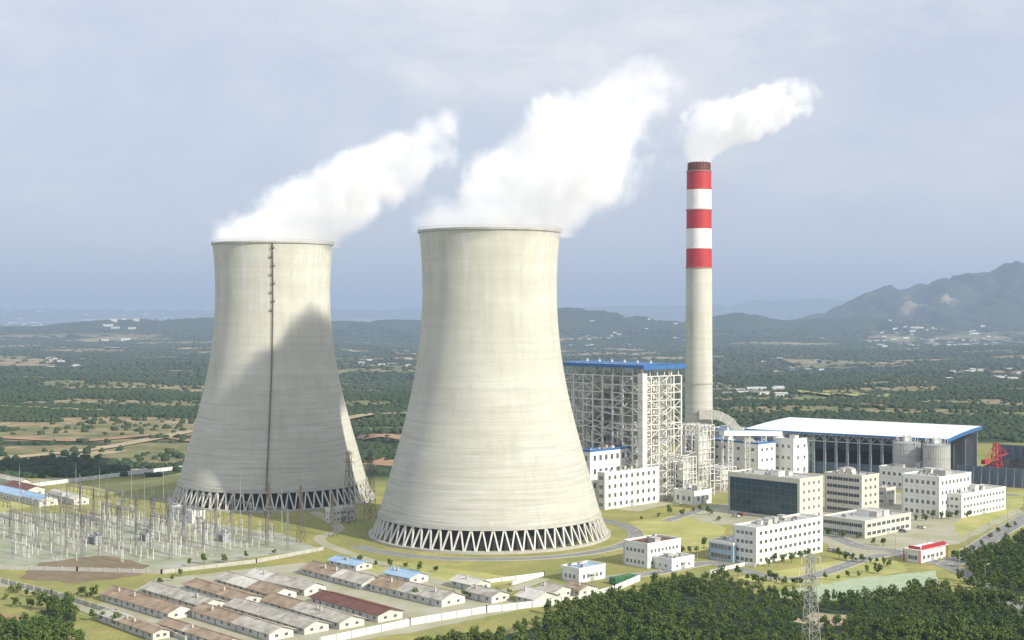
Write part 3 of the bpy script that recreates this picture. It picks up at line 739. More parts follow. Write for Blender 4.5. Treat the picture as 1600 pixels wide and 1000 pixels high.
for (nr,l,r,Hh,sd) in (((1092,778),1060,1116,42,5),((1068,783),1030,1088,25,6),((1126,768),1098,1150,14,8)):
    X,Y,L2,W2=solve(nr,l,r);T=thing('pipe_rack','cream steel pipe rack beside the boiler house','pipe rack',(X,Y,0),-TH)
    mb=MB();nz=max(3,int(Hh/4));frame(mb,-L2,0,3,0,W2,4,0,Hh,nz,.5,.32,'steel',.4,sd);obj('steel_frame',mb.mesh('steel_frame'),T)
    for i in range(3):
        mb=MB();a=-L2*(i+.8)/3.2;mb.box(a-2.0,W2*.2,Hh*.45,a+2.0,W2*.8,Hh*.85,'grey' if i%2 else 'steel')
        mb.add([(a-2.0,W2*.2,Hh*.45),(a+2.0,W2*.2,Hh*.45),(a+2.0,W2*.8,Hh*.45),(a-2.0,W2*.8,Hh*.45),(a,W2*.5,Hh*.2)],[(0,4,1),(1,4,2),(2,4,3),(3,4,0)],'grey');obj('hopper',mb.mesh('hopper'),T)
    for i in range(7):
        mb=MB();z=Hh*rr.uniform(.15,.95);r_=rr.uniform(.25,.6);x=-L2*rr.random();mb.cyl((x,-2,z),(x,W2+2,z),r_,r_,'steel',10);obj('pipe',mb.mesh('pipe'),T)
def gallery(p,q,label,w=4.2):
    T=thing('conveyor_gallery',label,'conveyor',(p[0],p[1],0));o=Vector((p[0],p[1],0));P=Vector(p)-o;Q=Vector(q)-o
    mb=MB();mb.beam(P,Q,w,'white',3.2);obj('gallery_wall',mb.mesh('gallery_wall'),T)
    mb=MB();u=Vector((0,0,1.8));mb.beam(P+u,Q+u,w+.5,'bluelt',.3);obj('roof',mb.mesh('roof'),T)
    n=max(2,int((Q-P).length/18))
    for i in range(n):
        c=P+(Q-P)*(i+.5)/n
        if c.z>5:
            mb=MB();lattice(mb,c.z-1.7,3,3,max(2,int(c.z/5)),.3,'steel',c.x,c.y);obj('trestle',mb.mesh('trestle'),T)
gallery((137,900,30),(190,950,25),'short grey conveyor gallery running to the coal shed')

# ---------------------------------------------------------------- coal shed
TS=math.radians(34);a=Vector((math.cos(TS),-math.sin(TS)));b=Vector((math.sin(TS),math.cos(TS)))
P0=Vector((277,884));LS,WS=134,74
T=thing('coal_shed','vast open coal shed with flat white roof and blue eaves','shed',(P0.x,P0.y,0),-TS)
mb=MB();n=16
def zr(i):return 27.6+3.0*i/n+.6*math.sin(math.pi*i/n)
for i in range(n):
    y0=-3+(WS+6)*i/n;y1=-3+(WS+6)*(i+1)/n;z0,z1=zr(i),zr(i+1)
    mb.add([(-LS-3,y0,z0),(3,y0,z0),(3,y1,z1),(-LS-3,y1,z1)],[(0,1,2,3)],'roofw')
    mb.add([(-LS-3,y0,z0-.3),(3,y0,z0-.3),(3,y1,z1-.3),(-LS-3,y1,z1-.3)],[(0,3,2,1)],'grey')
for i in range(38):
    x=-LS-3+(LS+6)*i/38
    for j in range(n):
        mb.beam((x,-3+(WS+6)*j/n,zr(j)+.03),(x,-3+(WS+6)*(j+1)/n,zr(j+1)+.03),.2,'roofw',.1)
obj('roof',mb.mesh('roof'),T)
mb=MB();mb.box(-LS-3.2,-3.3,26.6,3.2,-3.01,27.8,'blue')
for i in range(n):
    y0=-3+(WS+6)*i/n;y1=-3+(WS+6)*(i+1)/n
    for x0,x1,dd in ((3.01,3.3,2.2),(-LS-3.3,-LS-3.01,1.3)):
        mb.add([(x0,y0,zr(i)-dd),(x0,y1,zr(i+1)-dd),(x0,y1,zr(i+1)+.1),(x0,y0,zr(i)+.1),(x1,y0,zr(i)-dd),(x1,y1,zr(i+1)-dd),(x1,y1,zr(i+1)+.1),(x1,y0,zr(i)+.1)],[(0,1,2,3),(7,6,5,4),(3,2,6,7),(0,4,5,1)],'blue')
obj('fascia',mb.mesh('fascia'),T)
cm=MB();cm.beam((0,0,0),(0,0,26.5),.7,'grey');cm.beam((-1.2,0,0),(-1.2,0,26.5),.4,'grey')
for i in range(8):cm.beam((-1.2,0,i*3.2),(0,0,(i+1)*3.2),.22,'grey')
cm=cm.mesh('column')
for i in range(18):
    for y in (-1.5,WS+1.5):obj('column',cm,T,(-LS*i/17,y,0))
mb=MB()
for i in range(17):
    for z in (22,26.2):mb.beam((-LS*i/17,-1.5,z),(-LS*(i+1)/17,-1.5,z),.35,'steel')
    mb.beam((-LS*i/17,-1.5,22),(-LS*(i+.5)/17,-1.5,26.2),.22,'steel');mb.beam((-LS*(i+1)/17,-1.5,22),(-LS*(i+.5)/17,-1.5,26.2),.22,'steel')
for i in range(18):mb.beam((-LS*i/17,-1.5,26.4),(-LS*i/17,WS+1.5,27.0),.5,'grey',1.0)
obj('roof_truss',mb.mesh('roof_truss'),T)
mb=MB();mb.box(-LS,WS+2.8,0,0,WS+3.1,25,'grey');mb.box(-LS,0,0,-2,.4,8,'navy');obj('screen_wall',mb.mesh('screen_wall'),T)
def pile(loc,sx,sy,h,rz):
    mb=MB();n=28;m=14;vs=[];fs=[]
    for i in range(n+1):
        for j in range(m+1):
            u=i/n*2-1;v=j/m*2-1;e=max(0,1-max(abs(u)**3,abs(v)**1.5));z=h*e*(.8+.4*float(vn(i*.6,j*.6,3)));vs.append((u*sx,v*sy,z-.1))
    for i in range(n):
        for j in range(m):fs.append((i*(m+1)+j,(i+1)*(m+1)+j,(i+1)*(m+1)+j+1,i*(m+1)+j+1))
    mb.add(vs,fs,'coal');o=obj('coal_heap',mb.mesh('coal_heap'),None,loc,rz);tag(o,'long black heap of coal on the stockyard','coal heap')
c=P0-a*70+b*35;pile((c.x,c.y,0),60,24,13,-TS)
c=P0+a*45+b*60;pile((c.x,c.y,0),42,16,12,-TS)
sheet('ground_coal_dust',[tuple(P0-a*142+b*-2),tuple(P0+a*120+b*0),tuple(P0+a*120+b*120),tuple(P0-a*142+b*80)],.08,'coal',True)
p=P0+a*10+b*-4
T=thing('windbreak_fence','tall blue grey mesh windbreak around the coal yard','fence',(p.x,p.y,0),-TS)
mb=MB();mb.box(0,0,0,95,.25,12,'navy');obj('mesh_panel',mb.mesh('mesh_panel'),T)
mb=MB()
for i in range(20):mb.beam((i*5,-.3,0),(i*5,-.3,12.3),.22,'galv');mb.beam((i*5,-3.4,0),(i*5,-.3,8),.15,'galv')
obj('fence_post',mb.mesh('fence_post'),T)
p=P0+a*12+b*85
T=thing('windbreak_fence','far blue grey windbreak behind the coal heap','fence',(p.x,p.y,0),-TS)
mb=MB();mb.box(0,0,0,105,.25,18,'navy');obj('mesh_panel',mb.mesh('mesh_panel'),T)
mb=MB()
for i in range(22):mb.beam((i*5,-.3,0),(i*5,-.3,18.3),.2,'galvd')
obj('fence_post',mb.mesh('fence_post'),T)
sp=P0+a*26+b*26
T=thing('coal_stacker','red lattice coal stacker standing on the stockyard','crane',(sp.x,sp.y,0),.5)
mb=MB();lattice(mb,24,7,2.5,5,.4,'red');obj('mast',mb.mesh('mast'),T)
mb=MB()
for y in (-1,1):
    mb.beam((-10,y,13),(10,y,17),.4,'red');mb.beam((0,y,24),(10,y,17),.25,'red');mb.beam((0,y,24),(-10,y,13),.25,'red')
for i in range(5):mb.beam((-10+i*4,-1,13+i*.8),(-6+i*4,1,13.8+i*.8),.25,'red')
obj('boom',mb.mesh('boom'),T);mb=MB();mb.box(-12,-1.6,11.2,-8,1.6,14,'red');obj('counterweight',mb.mesh('counterweight'),T)
a=Vector(ax);b=Vector(bx)
for i in range(2):
    c=Vector((255,858))+a*20.5*(i-.5)
    T=thing('ash_silo','large grey cylindrical ash silo with flat cone roof','silo',(c.x,c.y,0),0,'ash silos in a row')
    R_=8.2
    mb=MB();mb.cyl((0,0,5),(0,0,27),R_,R_,'conc',40);
    for i2 in range(40):
        t=2*math.pi*i2/40;mb.beam((R_*math.cos(t),R_*math.sin(t),5),(R_*math.cos(t),R_*math.sin(t),27),.22,'grey')
    for z in (5,12,19,26.5):mb.cyl((0,0,z),(0,0,z+.4),R_+.2,R_+.2,'grey',40)
    for t in range(10):
        e=t*math.pi/5;mb.beam((R_*.93*math.cos(e),R_*.93*math.sin(e),0),(R_*.93*math.cos(e),R_*.93*math.sin(e),5.1),.7,'conc')
    obj('silo_body',mb.mesh('silo_body'),T)
    mb=MB();mb.cyl((0,0,27.01),(0,0,28.3),R_+.1,1.4,'grey',40);mb.box(-2,-2,27.8,2,2,31,'steel');frame(mb,-6,6,3,-2.5,2.5,1,27.5,31.5,1,.25,.2,'steel',.6,3);obj('silo_roof',mb.mesh('silo_roof'),T)
    mb=MB()
    for t in range(28):
        e=t*math.pi/14;e2=e+math.pi/14;q=R_+.1;mb.beam((q*math.cos(e),q*math.sin(e),27),(q*math.cos(e),q*math.sin(e),28.2),.12,'galv');mb.beam((q*math.cos(e),q*math.sin(e),28.2),(q*math.cos(e2),q*math.sin(e2),28.2),.12,'galv')
    obj('railing',mb.mesh('railing'),T)

# ---------------------------------------------------------------- pylons, masts, switchyard
def pylon(loc,H,w0,w1,n,t,k,rz,label,arms=True):
    T=thing('transmission_tower',label,'pylon',loc,rz);mb=MB();lattice(mb,H,w0,w1,n,t,k);mb.cyl((0,0,H),(0,0,H+2),.15,.05,k,6);obj('lattice_body',mb.mesh('lattice_body'),T)
    if arms:
        for z,l in ((H-1,w1*2.4),(H*.86,w1*3),(H*.72,w1*2.6)):
            mb=MB()
            for s in (-1,1):
                mb.beam((0,-.5,z),(s*l,0,z),t*.8,k);mb.beam((0,.5,z),(s*l,0,z),t*.8,k);mb.beam((0,0,z+1.6),(s*l,0,z),t*.7,k)
                mb.cyl((s*l,0,z),(s*l,0,z-1.8),.12,.12,'legs',6)
            obj('crossarm',mb.mesh('crossarm'),T)
    return T
x,y=95.5,440;pylon((x,y,0),32,4.8,1.5,9,.17,'galv',.4,'slim grey lattice pylon rising out of the wood',True)
for (u,v,h,w) in ((545,818,37,5),(578,812,35,5)):
    x,y=gp(u,v);pylon((x,y,0),h,w,1.5,8,.15,'rust',-TH,'brown lattice pylon standing between the cooling towers')
for (u,v,h) in ((420,838,26),(470,848,27),(520,838,20)):
    x,y=gp(u,v);pylon((x,y,0),h,3.2,.7,7,.14,'rust',-TH,'dark lattice pylon at the switchyard edge',False)
mk=MB();mk.cyl((0,0,0),(0,0,16),.27,.18,'galv',8);mk.cyl((0,0,16),(0,0,26),.16,.09,'galv',8);mk.cyl((0,0,26),(0,0,30),.07,.03,'galv',6);mk.box(-.6,-.6,0,.6,.6,.4,'conc');mk=mk.mesh('lightning_mast')
for (u,v) in ((118,812),(155,822),(255,815),(60,850),(190,860),(330,868),(30,815),(440,852),(290,845),(95,872),(205,818),(375,835),(225,838)):
    x,y=gp(u,v);tag(obj('lightning_mast',mk,None,(x,y,0)),'slender grey lightning mast on the gravel yard','mast','lightning masts in the switchyard')
def gantry_proto():
    T=thing('line_gantry','steel lattice line gantry over the switchyard gravel','gantry',(0,0,0),0,'line gantries in the switchyard');ks=[];K='galvd'
    for x in (-8,8):
        mb=MB()
        for dy in (-.6,.6):mb.beam((x,dy,0),(x,dy*.5,17),.15,K)
        mb.beam((x-.6,0,0),(x,0,17),.13,K)
        for i in range(9):
            w=.6-.3*i/9;w2=.6-.3*(i+1)/9;s=1 if i%2 else -1;mb.beam((x,-w*s,i*1.88),(x,w2*s,(i+1)*1.88),.1,K)
        mb.cyl((x,0,17),(x,0,22),.09,.04,K,5);ks.append(obj('gantry_leg',mb.mesh('gantry_leg'),T))
    mb=MB()
    for (yy,zz) in ((-.5,16),(.5,16),(0,17)):mb.beam((-8,yy,zz),(8,yy,zz),.14,K)
    for i in range(10):
        xx=-8+i*1.6;mb.beam((xx,-.5,16),(xx+.8,0,17),.09,K);mb.beam((xx+.8,0,17),(xx+1.6,.5,16),.09,K)
    ks.append(obj('gantry_beam',mb.mesh('gantry_beam'),T))
    for xx in (-5,0,5):
        mb=MB();mb.cyl((xx,0,16),(xx,0,13),.15,.15,'rust',6);ks.append(obj('insulator',mb.mesh('insulator'),T))
    KIDS[T.name]=ks;return T
G=gantry_proto()
def post_proto(kind):
    T=thing('insulator_post','pale insulator post on a slim concrete stand','insulator post',(0,0,0),0,'insulator posts in the switchyard');ks=[]
    hs=(3.8,5.5,3.0)[kind]
    mb=MB();mb.cyl((0,0,0),(0,0,hs),.16,.13,'legs',8)
    if kind==1:mb.cyl((1.6,0,0),(1.6,0,hs),.16,.13,'legs',8);mb.beam((-.4,0,hs),(2.0,0,hs),.2,'galvd')
    ks.append(obj('stand',mb.mesh('stand'),T))
    for x in ((0,),(0,1.6),(0,))[kind]:
        mb=MB();hh=(3.0,2.6,4.4)[kind]
        for i in range(8):mb.cyl((x,0,hs+hh*i/8),(x,0,hs+hh*(i+.6)/8),.22,.11,'cream' if kind==1 else 'rust',8)
        mb.cyl((x,0,hs+hh),(x,0,hs+hh+.3),.22,.22,'galv',8);ks.append(obj('insulator',mb.mesh('insulator'),T))
    KIDS[T.name]=ks;return T
PP=[post_proto(i) for i in range(3)]
def inpoly(x,y,P):
    r=False;j=len(P)-1
    for i in range(len(P)):
        if (P[i][1]>y)!=(P[j][1]>y) and x<(P[j][0]-P[i][0])*(y-P[i][1])/(P[j][1]-P[i][1])+P[i][0]:r=not r
        j=i
    return r
yard=[gp(*p) for p in [(-120,880),(0,876),(250,880),(440,855),(430,838),(290,812),(0,803),(-120,803)]]
O=Vector(gp(250,870));ng=0;npost=0;usedG=False;usedP=[False]*3
for j in range(-14,18):
    for i in range(-28,16):
        p=O+a*(i*5.2)+b*(j*6.4)
        if not inpoly(p.x,p.y,yard) or (p.x-LTX)**2+(p.y-LTY)**2<64**2:continue
        if j%4==0:
            if i%3==0 and ng<70:
                if not usedG:G.location=(p.x,p.y,0);G.rotation_euler=(0,0,-TH);usedG=True
                else:copy_thing(G,(p.x,p.y,0),-TH,random.choice((.75,1,1.1)))
                ng+=1
        elif random.random()<.55 and npost<292:
            q=(p.x+random.uniform(-.3,.3),p.y,0);kd=(j%4)%3;npost+=1
            if not usedP[kd]:PP[kd].location=q;PP[kd].rotation_euler=(0,0,-TH);usedP[kd]=True
            else:copy_thing(PP[kd],q,-TH,random.choice((.8,1,1.15,1.35)))
for (u,v) in ((150,850),(230,845),(350,846)):
    x,y=gp(u,v);T=thing('transformer','grey power transformer with radiator fins on gravel','transformer',(x,y,0),-TH)
    mb=MB();mb.box(-3,-1.8,.3,3,1.8,4,'grey');mb.box(-3.4,-2.2,0,3.4,2.2,.3,'conc');mb.cyl((-2,0,5.2),(2,0,5.2),.6,.6,'grey',12);obj('tank',mb.mesh('tank'),T)
    mb=MB()
    for i in range(10):mb.box(-2.8+i*.6,-2.6,.7,-2.6+i*.6,-1.85,3.6,'galv')
    obj('radiator',mb.mesh('radiator'),T)
    for i in range(3):
        mb=MB();mb.cyl((-1.8+i*1.8,.8,4),(-1.8+i*1.8,.9,6.4),.3,.12,'rust',8);obj('bushing',mb.mesh('bushing'),T)
for jj in (-12,-8,-4,0,4,8,12):
    for off in (-3,0,3):
        mb=MB();base=O+a*(off)+b*(jj*6.4)
        for i in range(-28,12,4):
            p=base+a*(i*5.2);q=base+a*((i+4)*5.2)
            if inpoly(p.x,p.y,yard) and inpoly(q.x,q.y,yard):
                for s in range(4):
                    t0,t1=s/4,(s+1)/4;z0=14.5-5*t0*(1-t0);z1=14.5-5*t1*(1-t1);A=p+(q-p)*t0;Bq=p+(q-p)*t1;mb.beam((A.x,A.y,z0),(Bq.x,Bq.y,z1),.06,'galvd')
        if mb.v:tag(obj('overhead_wire',mb.mesh('overhead_wire')),'thin sagging grey wire strung across the switchyard','wire','wires over the switchyard')

# street lamps
def lamp_proto():
    T=thing('street_lamp','tall grey street lamp beside the plant road','street lamp',(0,0,0),0,'street lamps along the roads');ks=[]
    mb=MB();mb.cyl((0,0,0),(0,0,8),.13,.08,'galv',8);mb.beam((0,0,7.9),(1.8,0,8.4),.1,'galv');ks.append(obj('lamp_post',mb.mesh('lamp_post'),T))
    mb=MB();mb.box(1.5,-.2,8.3,2.4,.2,8.5,'white');ks.append(obj('lamp_head',mb.mesh('lamp_head'),T));KIDS[T.name]=ks;return T
LP=lamp_proto();lamps=[(1030,892),(1090,881),(1200,898),(1260,900),(1330,880),(1400,866),(1470,875),(1515,862),(1545,842),(1575,822),(1590,812),(1500,890),(1540,915),(1450,872),(1060,812),(1100,800),(1160,790),(985,870),(1000,858)]
for i,(u,v) in enumerate(lamps):
    x,y=gp(u,v)
    if i==0:LP.location=(x,y,0)
    else:copy_thing(LP,(x,y,0),random.uniform(0,6),1)
# parked cars
def car(u,v,rz,k,lab):
    x,y=gp(u,v);T=thing('parked_car',lab,'car',(x,y,.13),rz,'cars parked at the offices')
    mb=MB();mb.box(-2.1,-.85,.35,2.1,.85,.85,k);mb.add([(-1.9,-.8,.85),(1.2,-.8,.85),(1.2,.8,.85),(-1.9,.8,.85),(-1.5,-.65,1.4),(.5,-.65,1.4),(.5,.65,1.4),(-1.5,.65,1.4)],[(4,5,6,7)],k);mb.box(1.2,-.8,.8,2.0,.8,.92,k);obj('body',mb.mesh('body'),T)
    mb=MB();mb.add([(-1.9,-.8,.85),(1.2,-.8,.85),(1.2,.8,.85),(-1.9,.8,.85),(-1.5,-.65,1.38),(.5,-.65,1.38),(.5,.65,1.38),(-1.5,.65,1.38)],[(0,1,5,4),(1,2,6,5),(2,3,7,6),(3,0,4,7)],'glass');obj('windscreen',mb.mesh('windscreen'),T)
    for wx in (-1.3,1.3):
        for wy in (-.85,.85):
            mb=MB();mb.cyl((wx,wy-.1,.33),(wx,wy+.1,.33),.33,.33,'dark',14);mb.cyl((wx,wy-.12,.33),(wx,wy+.12,.33),.18,.18,'galv',10);obj('wheel',mb.mesh('wheel'),T)
for (u,v,k) in ((1300,862,'white'),(1308,864,'galvd'),(1324,868,'white'),(1150,808,'white'),(1158,806,'red'),(1400,830,'white'),(1412,832,'galvd'),(1440,826,'white')):
    car(u,v,-TH+random.uniform(-.1,.1),k,'small '+{'white':'white','galvd':'dark grey','red':'red'}[k]+' car parked on the paving')

# ---------------------------------------------------------------- trees
def crown_mesh(name,h,r,seed,nclump,nleaf,ls,k):
    rg=np.random.default_rng(seed);V=[];Fc=[]
    cs=[]
    el=rg.uniform(.75,1.25);lean=rg.normal(size=2)*.12*r
    for i in range(nclump):
        d=rg.normal(size=3);d/=np.linalg.norm(d);q=rg.uniform(.2,1.1);zz=d[2]*q
        tp=1-.35*max(zz,0)
        cs.append((d[0]*r*q*.9*tp+lean[0]*zz,d[1]*r*q*.9*tp*el+lean[1]*zz,h*.58+zz*h*.36,rg.uniform(.16,.40)*r))
    for (x,y,z,cr) in cs:
        d=rg.normal(size=(nleaf,3));d/=np.linalg.norm(d,axis=1)[:,None]
        p=np.array([x,y,z])+d*cr*rg.uniform(.4,1.25,(nleaf,1))
        for i in range(nleaf):
            n=d[i]+rg.normal(size=3)*.5;n/=np.linalg.norm(n);u=np.cross(n,rg.normal(size=3));u/=np.linalg.norm(u);w=np.cross(n,u)
            s=ls*rg.uniform(.5,1.4);o=len(V);c=p[i]
            V+=[c-u*s-w*s*.5,c+u*s*.2-w*s,c+u*s+w*s*.4,c-u*s*.3+w*s];Fc.append((o,o+1,o+2,o+3))
    mb=MB();mb.add([tuple(v) for v in V],Fc,k);return mb.mesh(name)
def trunk_mesh(h,r):
    mb=MB();mb.cyl((0,0,-.3),(.1,.05,h*.55),r,r*.5,'bark',7)
    for t in (0.4,2.3,4.5):mb.cyl((.06,.03,h*.35),(math.cos(t)*h*.2,math.sin(t)*h*.2,h*.7),r*.45,r*.15,'bark',5)
    return mb.mesh('trunk')
CR=[crown_mesh('crown',8,2.5+.25*(s%5),s,24,46,.30,'leaf') for s in range(1,11)];TR=trunk_mesh(8,.22)
SR=[crown_mesh('crown',4,1.7,s,9,40,.28,'shrub') for s in (11,12,13)];ST=trunk_mesh(4,.12)
def tree(x,y,sc,kind,label,group):
    nme='broadleaf_tree' if kind==0 else 'young_tree'
    T=thing(nme,label,'tree',(x,y,0),random.uniform(0,6.28),group);T.scale=(sc*random.uniform(.8,1.25),sc*random.uniform(.8,1.25),sc*random.uniform(.85,1.15))
    obj('crown',random.choice(CR if kind==0 else SR),T);obj('trunk',TR if kind==0 else ST,T)
woods=[[gp(*p) for p in P] for P in (
 [(620,1030),(740,1008),(880,968),(960,940),(1040,915),(1130,905),(1190,932),(1280,943),(1400,938),(1480,922),(1540,940),(1620,965),(1700,1040)],
 [(1510,880),(1600,845),(1660,860),(1660,925),(1580,935),(1530,915)],
 [(-60,985),(30,975),(130,1003),(130,1030),(-60,1030)],[(60,955),(110,950),(118,972),(80,975)])]
bare=[gp(*p) for p in [(1240,974),(1270,957),(1335,962),(1325,980),(1270,984)]]
for P in woods:sheet('ground_wood_floor',P,.045,'forest',True)
pts=[]
for P in woods:
    xs=[p[0] for p in P];ys=[p[1] for p in P]
    tries=int((max(xs)-min(xs))*(max(ys)-min(ys))/5);grid={}
    for _ in range(tries):
        x=random.uniform(min(xs),max(xs));y=random.uniform(min(ys),max(ys))
        if y<425 or not inpoly(x,y,P) or inpoly(x,y,bare):continue
        if float(vn(x/11,y/11,31))<.16:continue
        dm=random.uniform(2.6,4.2);g=(int(x//5),int(y//5))
        if all((x-q[0])**2+(y-q[1])**2>dm*dm for i in(-1,0,1) for j in(-1,0,1) for q in grid.get((g[0]+i,g[1]+j),())):
            grid.setdefault(g,[]).append((x,y));pts.append((x,y))
pts.sort(key=lambda p:p[1])
ind=pts[:290];rest=pts[290:]
def tsize(x,y):return (.42+.50*float(vn(x/22,y/22,91)))*random.uniform(.85,1.2)
for x,y in ind:tree(x,y,tsize(x,y),0,'leafy green tree in a dense wood','trees of the near wood')
def bulk(name,V,T,mat,quads=False):
    k=4 if quads else 3
    me=bpy.data.meshes.new(name);me.vertices.add(len(V));me.vertices.foreach_set('co',V.astype(np.float32).ravel())
    me.loops.add(T.size);me.loops.foreach_set('vertex_index',T.ravel().astype(np.int32))
    me.polygons.add(len(T));me.polygons.foreach_set('loop_start',np.arange(0,T.size,k,dtype=np.int32))
    me.update(calc_edges=True);me.materials.append(mat);return obj(name,me)
if rest:
    VV=[];TT=[];o=0
    CO=[]
    for me in CR:
        n=len(me.vertices);co=np.empty(n*3);me.vertices.foreach_get('co',co);co=co.reshape(-1,4,3)[::2].reshape(-1,3);CO.append(co)
    for x,y in rest:
        co=random.choice(CO);n=len(co)
        f=np.arange(n).reshape(-1,4);s=tsize(x,y);t=random.uniform(0,6.28)
        c=np.stack([co[:,0]*math.cos(t)-co[:,1]*math.sin(t),co[:,0]*math.sin(t)+co[:,1]*math.cos(t),co[:,2]],1)*s+np.array([x,y,0]);VV.append(c);TT.append(f+o);o+=n
    w=bulk('woodland',np.concatenate(VV),np.concatenate(TT),M['leaf'],True);tag(w,'dense green woodland along the plant edge','woodland');w['kind']='stuff'
yt=[]
for line,n in (([(1150,905),(1250,915),(1390,895)],16),([(1060,870),(1140,850)],6),([(1180,795),(1290,835),(1400,855)],10),([(1490,880),(1520,860),(1600,812)],12),([(1500,905),(1560,945)],8),
   ([(1000,812),(1090,800),(1130,815)],9),([(560,880),(700,900)],6),([(430,865),(300,885),(240,925)],8),([(120,935),(150,930)],5),([(1310,870),(1400,885)],8),([(850,960),(960,940)],7),([(1400,815),(1520,812)],9),([(10,925),(110,945)],7),([(640,935),(830,930)],9),([(0,940),(200,985)],9),([(1200,885),(1270,870)],6),([(0,755),(270,728)],14),([(0,740),(200,724)],9)):
    for i in range(n):
        t=(i+random.random()*.5)/n*(len(line)-1);k=min(int(t),len(line)-2);t-=k
        u=line[k][0]+(line[k+1][0]-line[k][0])*t;v=line[k][1]+(line[k+1][1]-line[k][1])*t;yt.append(gp(u,v+random.uniform(-4,4)))
for x,y in yt:tree(x,y,random.uniform(.6,1.3),1,'small green young tree on the dry grass','young trees around the plant')
# distant forest
def ico():
    t=(1+5**.5)/2;v=np.array([(-1,t,0),(1,t,0),(-1,-t,0),(1,-t,0),(0,-1,t),(0,1,t),(0,-1,-t),(0,1,-t),(t,0,-1),(t,0,1),(-t,0,-1),(-t,0,1)],float)
    v/=np.linalg.norm(v[0])
    f=np.array([(0,11,5),(0,5,1),(0,1,7),(0,7,10),(0,10,11),(1,5,9),(5,11,4),(11,10,2),(10,7,6),(7,1,8),(3,9,4),(3,4,2),(3,2,6),(3,6,8),(3,8,9),(4,9,5),(2,4,11),(6,2,10),(8,6,7),(9,8,1)]);return v,f
iv,itf=ico()
def scatter(n,y0,y1,rw,rh):
    y=np.sqrt(rng.uniform(y0**2,y1**2,n));x=rng.uniform(-.47,.47,n)*y;z=height(x,y)
    keep=((clearing(x,y,z)<.4)|(rng.uniform(size=n)<.06))&~((x>-40)&(y<1150))&~((x>100)&(x<420)&(y<1180))
    keep&=rng.uniform(size=n)<(.45+1.1*sm(.33,.58,fbm(x/110,y/90,77)))
    keep&=~((x<-40)&(y<1350)&(fbm(x/120,y/70,55)>.48)&(rng.uniform(size=n)<.93))
    keep&=~((y>4500)&(z>45))
    x=x[keep];y=y[keep];z=z[keep];m=len(x)
    s=rng.uniform(.5,1.3,m);w=rw*s;h=rh*s*rng.uniform(.8,1.2,m)
    V=iv[None]*(1+rng.uniform(-.3,.3,(m,12,1)))*np.stack([w,w,h],-1)[:,None,:]
    V+=np.stack([x,y,z+h*.35],-1)[:,None,:]
    return V.reshape(-1,3),(itf[None]+12*np.arange(m)[:,None,None]).reshape(-1,3)
o=0;A=[];Bt=[]
for arg in ((110000,905,2100,3.0,2.5),(90000,2100,4500,5.4,2.7),(26000,4500,9000,11,3.0)):
    V,T=scatter(*arg);A.append(V);Bt.append(T+o);o+=len(V)
w=bulk('forest',np.concatenate(A),np.concatenate(Bt),M['forest']);tag(w,'dark green forest covering the rolling country','forest');w['kind']='stuff'
# distant villages
mb=MB();rr=random.Random(5)
def houses(n,u0,u1,v0,v1,s0,s1):
    for i in range(n):
        x,y=gp(rr.uniform(u0,u1),rr.uniform(v0,v1));z=float(height(x,y));w=rr.uniform(s0,s1);d=rr.uniform(s0,s1)*.7;h=rr.uniform(.2,.4)*s1*.7
        k=rr.choice(['white','hutwall','cream','roofw','bluelt']);mb.box(x-w/2,y-d/2,z-4,x+w/2,y+d/2,z+h,k);mb.box(x-w/2-.5,y-d/2-.5,z+h,x+w/2+.5,y+d/2+.5,z+h+.6,rr.choice(['roofw','rgrey','rred']))
houses(160,0,330,498,520,14,55);houses(26,160,240,526,540,10,34);houses(14,60,140,566,578,8,16);houses(100,1360,1560,531,545,9,20);houses(30,540,650,505,530,14,40);houses(20,880,1070,530,545,9,16)
houses(16,1120,1230,606,622,10,18);houses(18,1480,1600,575,600,8,15);houses(14,1180,1300,560,580,8,15);houses(14,380,560,690,705,8,14);houses(8,560,650,560,580,8,18)
o=obj('distant_village',mb.mesh('distant_village'));tag(o,'scattered pale houses of far off villages','village');o['kind']='stuff'
for (u0,v0,u1,v1,w,k) in ((0,520,100,516,160,'tan'),(100,530,330,528,90,'redsoil'),(20,548,330,552,40,'tan'),(1250,618,1400,624,55,'lawn'),(1300,634,1385,640,26,'redsoil'),(1480,582,1600,588,35,'redsoil'),(530,553,650,555,50,'tan'),(0,600,90,604,14,'tan'),(0,640,160,646,14,'lawn')):
    pa=gp(u0,v0);pb=gp(u1,v1);mb=MB();n=60;va=[];vb=[]
    for i in range(n+1):
        x=pa[0]+(pb[0]-pa[0])*i/n;y=pa[1]+(pb[1]-pa[1])*i/n+math.sin(i*.35)*w*.4;ww=w*(.15+1.1*float(vn(i*.3,.5,u1)))
        va.append((x,y-ww/2,float(height(x,y-ww/2))+3));vb.append((x,y+ww/2,float(height(x,y+ww/2))+3))
    mb.add(va+vb,[(i,i+1,n+2+i,n+1+i) for i in range(n)],k);struct(obj('field',mb.mesh('field')))

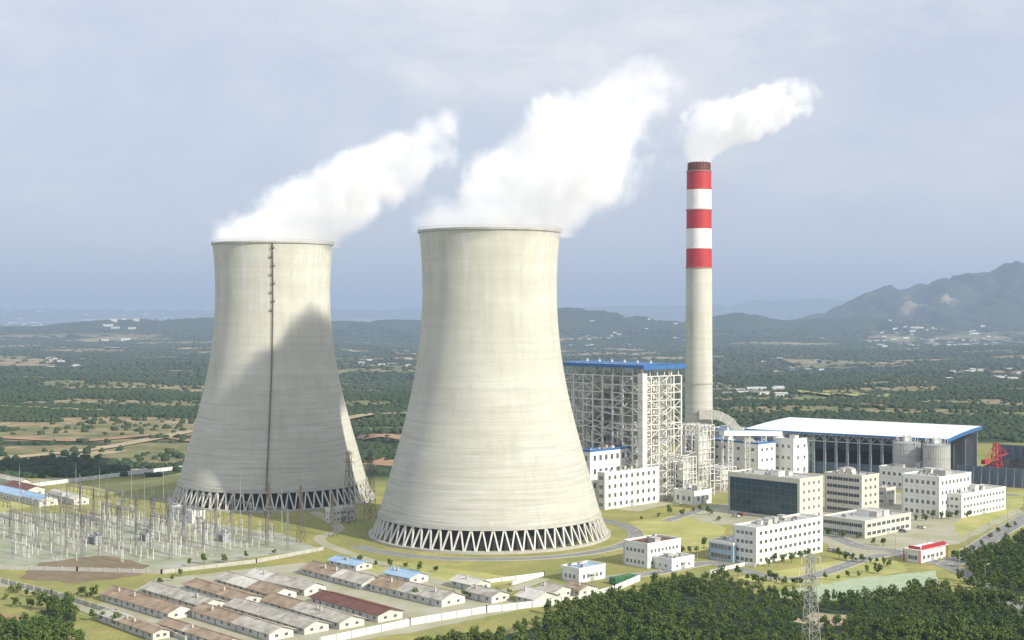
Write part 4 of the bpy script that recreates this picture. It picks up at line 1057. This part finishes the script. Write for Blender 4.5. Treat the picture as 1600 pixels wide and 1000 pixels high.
# ---------------------------------------------------------------- haze
def haze(y0,sg,col,top,off):
    m,nt=newmat('haze_air')
    ab=N(nt,'ShaderNodeVolumeAbsorption');ab.inputs['Color'].default_value=(0,0,0,1);ab.inputs['Density'].default_value=sg
    e=N(nt,'ShaderNodeEmission');e.inputs[0].default_value=(*col,1);e.inputs[1].default_value=sg  # emission paints the haze light in place of scattering
    ad=N(nt,'ShaderNodeAddShader');nt.links.new(ab.outputs[0],ad.inputs[0]);nt.links.new(e.outputs[0],ad.inputs[1]);oo=N(nt,'ShaderNodeOutputMaterial');nt.links.new(ad.outputs[0],oo.inputs['Volume'])
    M['_h']=m;mb=MB();mb.box(-32000-off,y0,-80-off,32000+off,31000+off,top,'_h');struct(obj('sky_haze',mb.mesh('sky_haze')))
haze(-2000,1/12500,(.42,.51,.66),420,0)
haze(1500,1/11500,(.37,.48,.65),330,5)

# ---------------------------------------------------------------- world, sun, camera
W_=bpy.data.worlds.new('World');S.world=W_;W_.use_nodes=True;nt=W_.node_tree;nt.nodes.clear()
sky=N(nt,'ShaderNodeTexSky',sky_type='NISHITA');sky.sun_disc=False;sky.sun_elevation=SE;sky.sun_rotation=math.atan2(SUN.x,SUN.y);sky.dust_density=2;sky.air_density=1
tc=N(nt,'ShaderNodeTexCoord').outputs['Generated']
c=mixc(nt,.84,sky.outputs[0],(6.5,7.2,8.7))
cl=ramp(nt,noise(nt,mapv(nt,tc,(2.0,2.0,5)),1.7,6,.58,.4),.38,.64)
cl2=ramp(nt,noise(nt,mapv(nt,tc,(7,7,15)),1.2,7,.62,.5),.34,.74)
sz=N(nt,'ShaderNodeSeparateXYZ');nt.links.new(tc,sz.inputs[0])
up=ramp(nt,sz.outputs[2],.03,.18)
f=mathn(nt,'MULTIPLY',mathn(nt,'MULTIPLY',cl,mathn(nt,'ADD',mathn(nt,'MULTIPLY',cl2,.7),.3)),mathn(nt,'ADD',mathn(nt,'MULTIPLY',up,.75),.2))
c=mixc(nt,f,c,(9.3,9.3,9.5))
bg=N(nt,'ShaderNodeBackground');bg.inputs[1].default_value=.1;nt.links.new(c,bg.inputs[0]);wo=N(nt,'ShaderNodeOutputWorld');nt.links.new(bg.outputs[0],wo.inputs[0])
sl=bpy.data.lights.new('sun','SUN');sl.energy=5.0;sl.angle=math.radians(.5);sl.color=(1,.94,.79)
so=bpy.data.objects.new('sun',sl);COL.objects.link(so);so.rotation_euler=(-SUN).to_track_quat('-Z','Y').to_euler();so.location=(300,-300,500)
cd=bpy.data.cameras.new('camera');cd.sensor_width=36;cd.lens=36*F/1600;cd.clip_start=1;cd.clip_end=60000
co=bpy.data.objects.new('camera',cd);COL.objects.link(co);co.location=(0,0,EYE);co.rotation_euler=(math.radians(90)-math.atan(15/F),0,0);S.camera=co
S.view_settings.view_transform='Standard';S.view_settings.look='None';S.view_settings.exposure=0
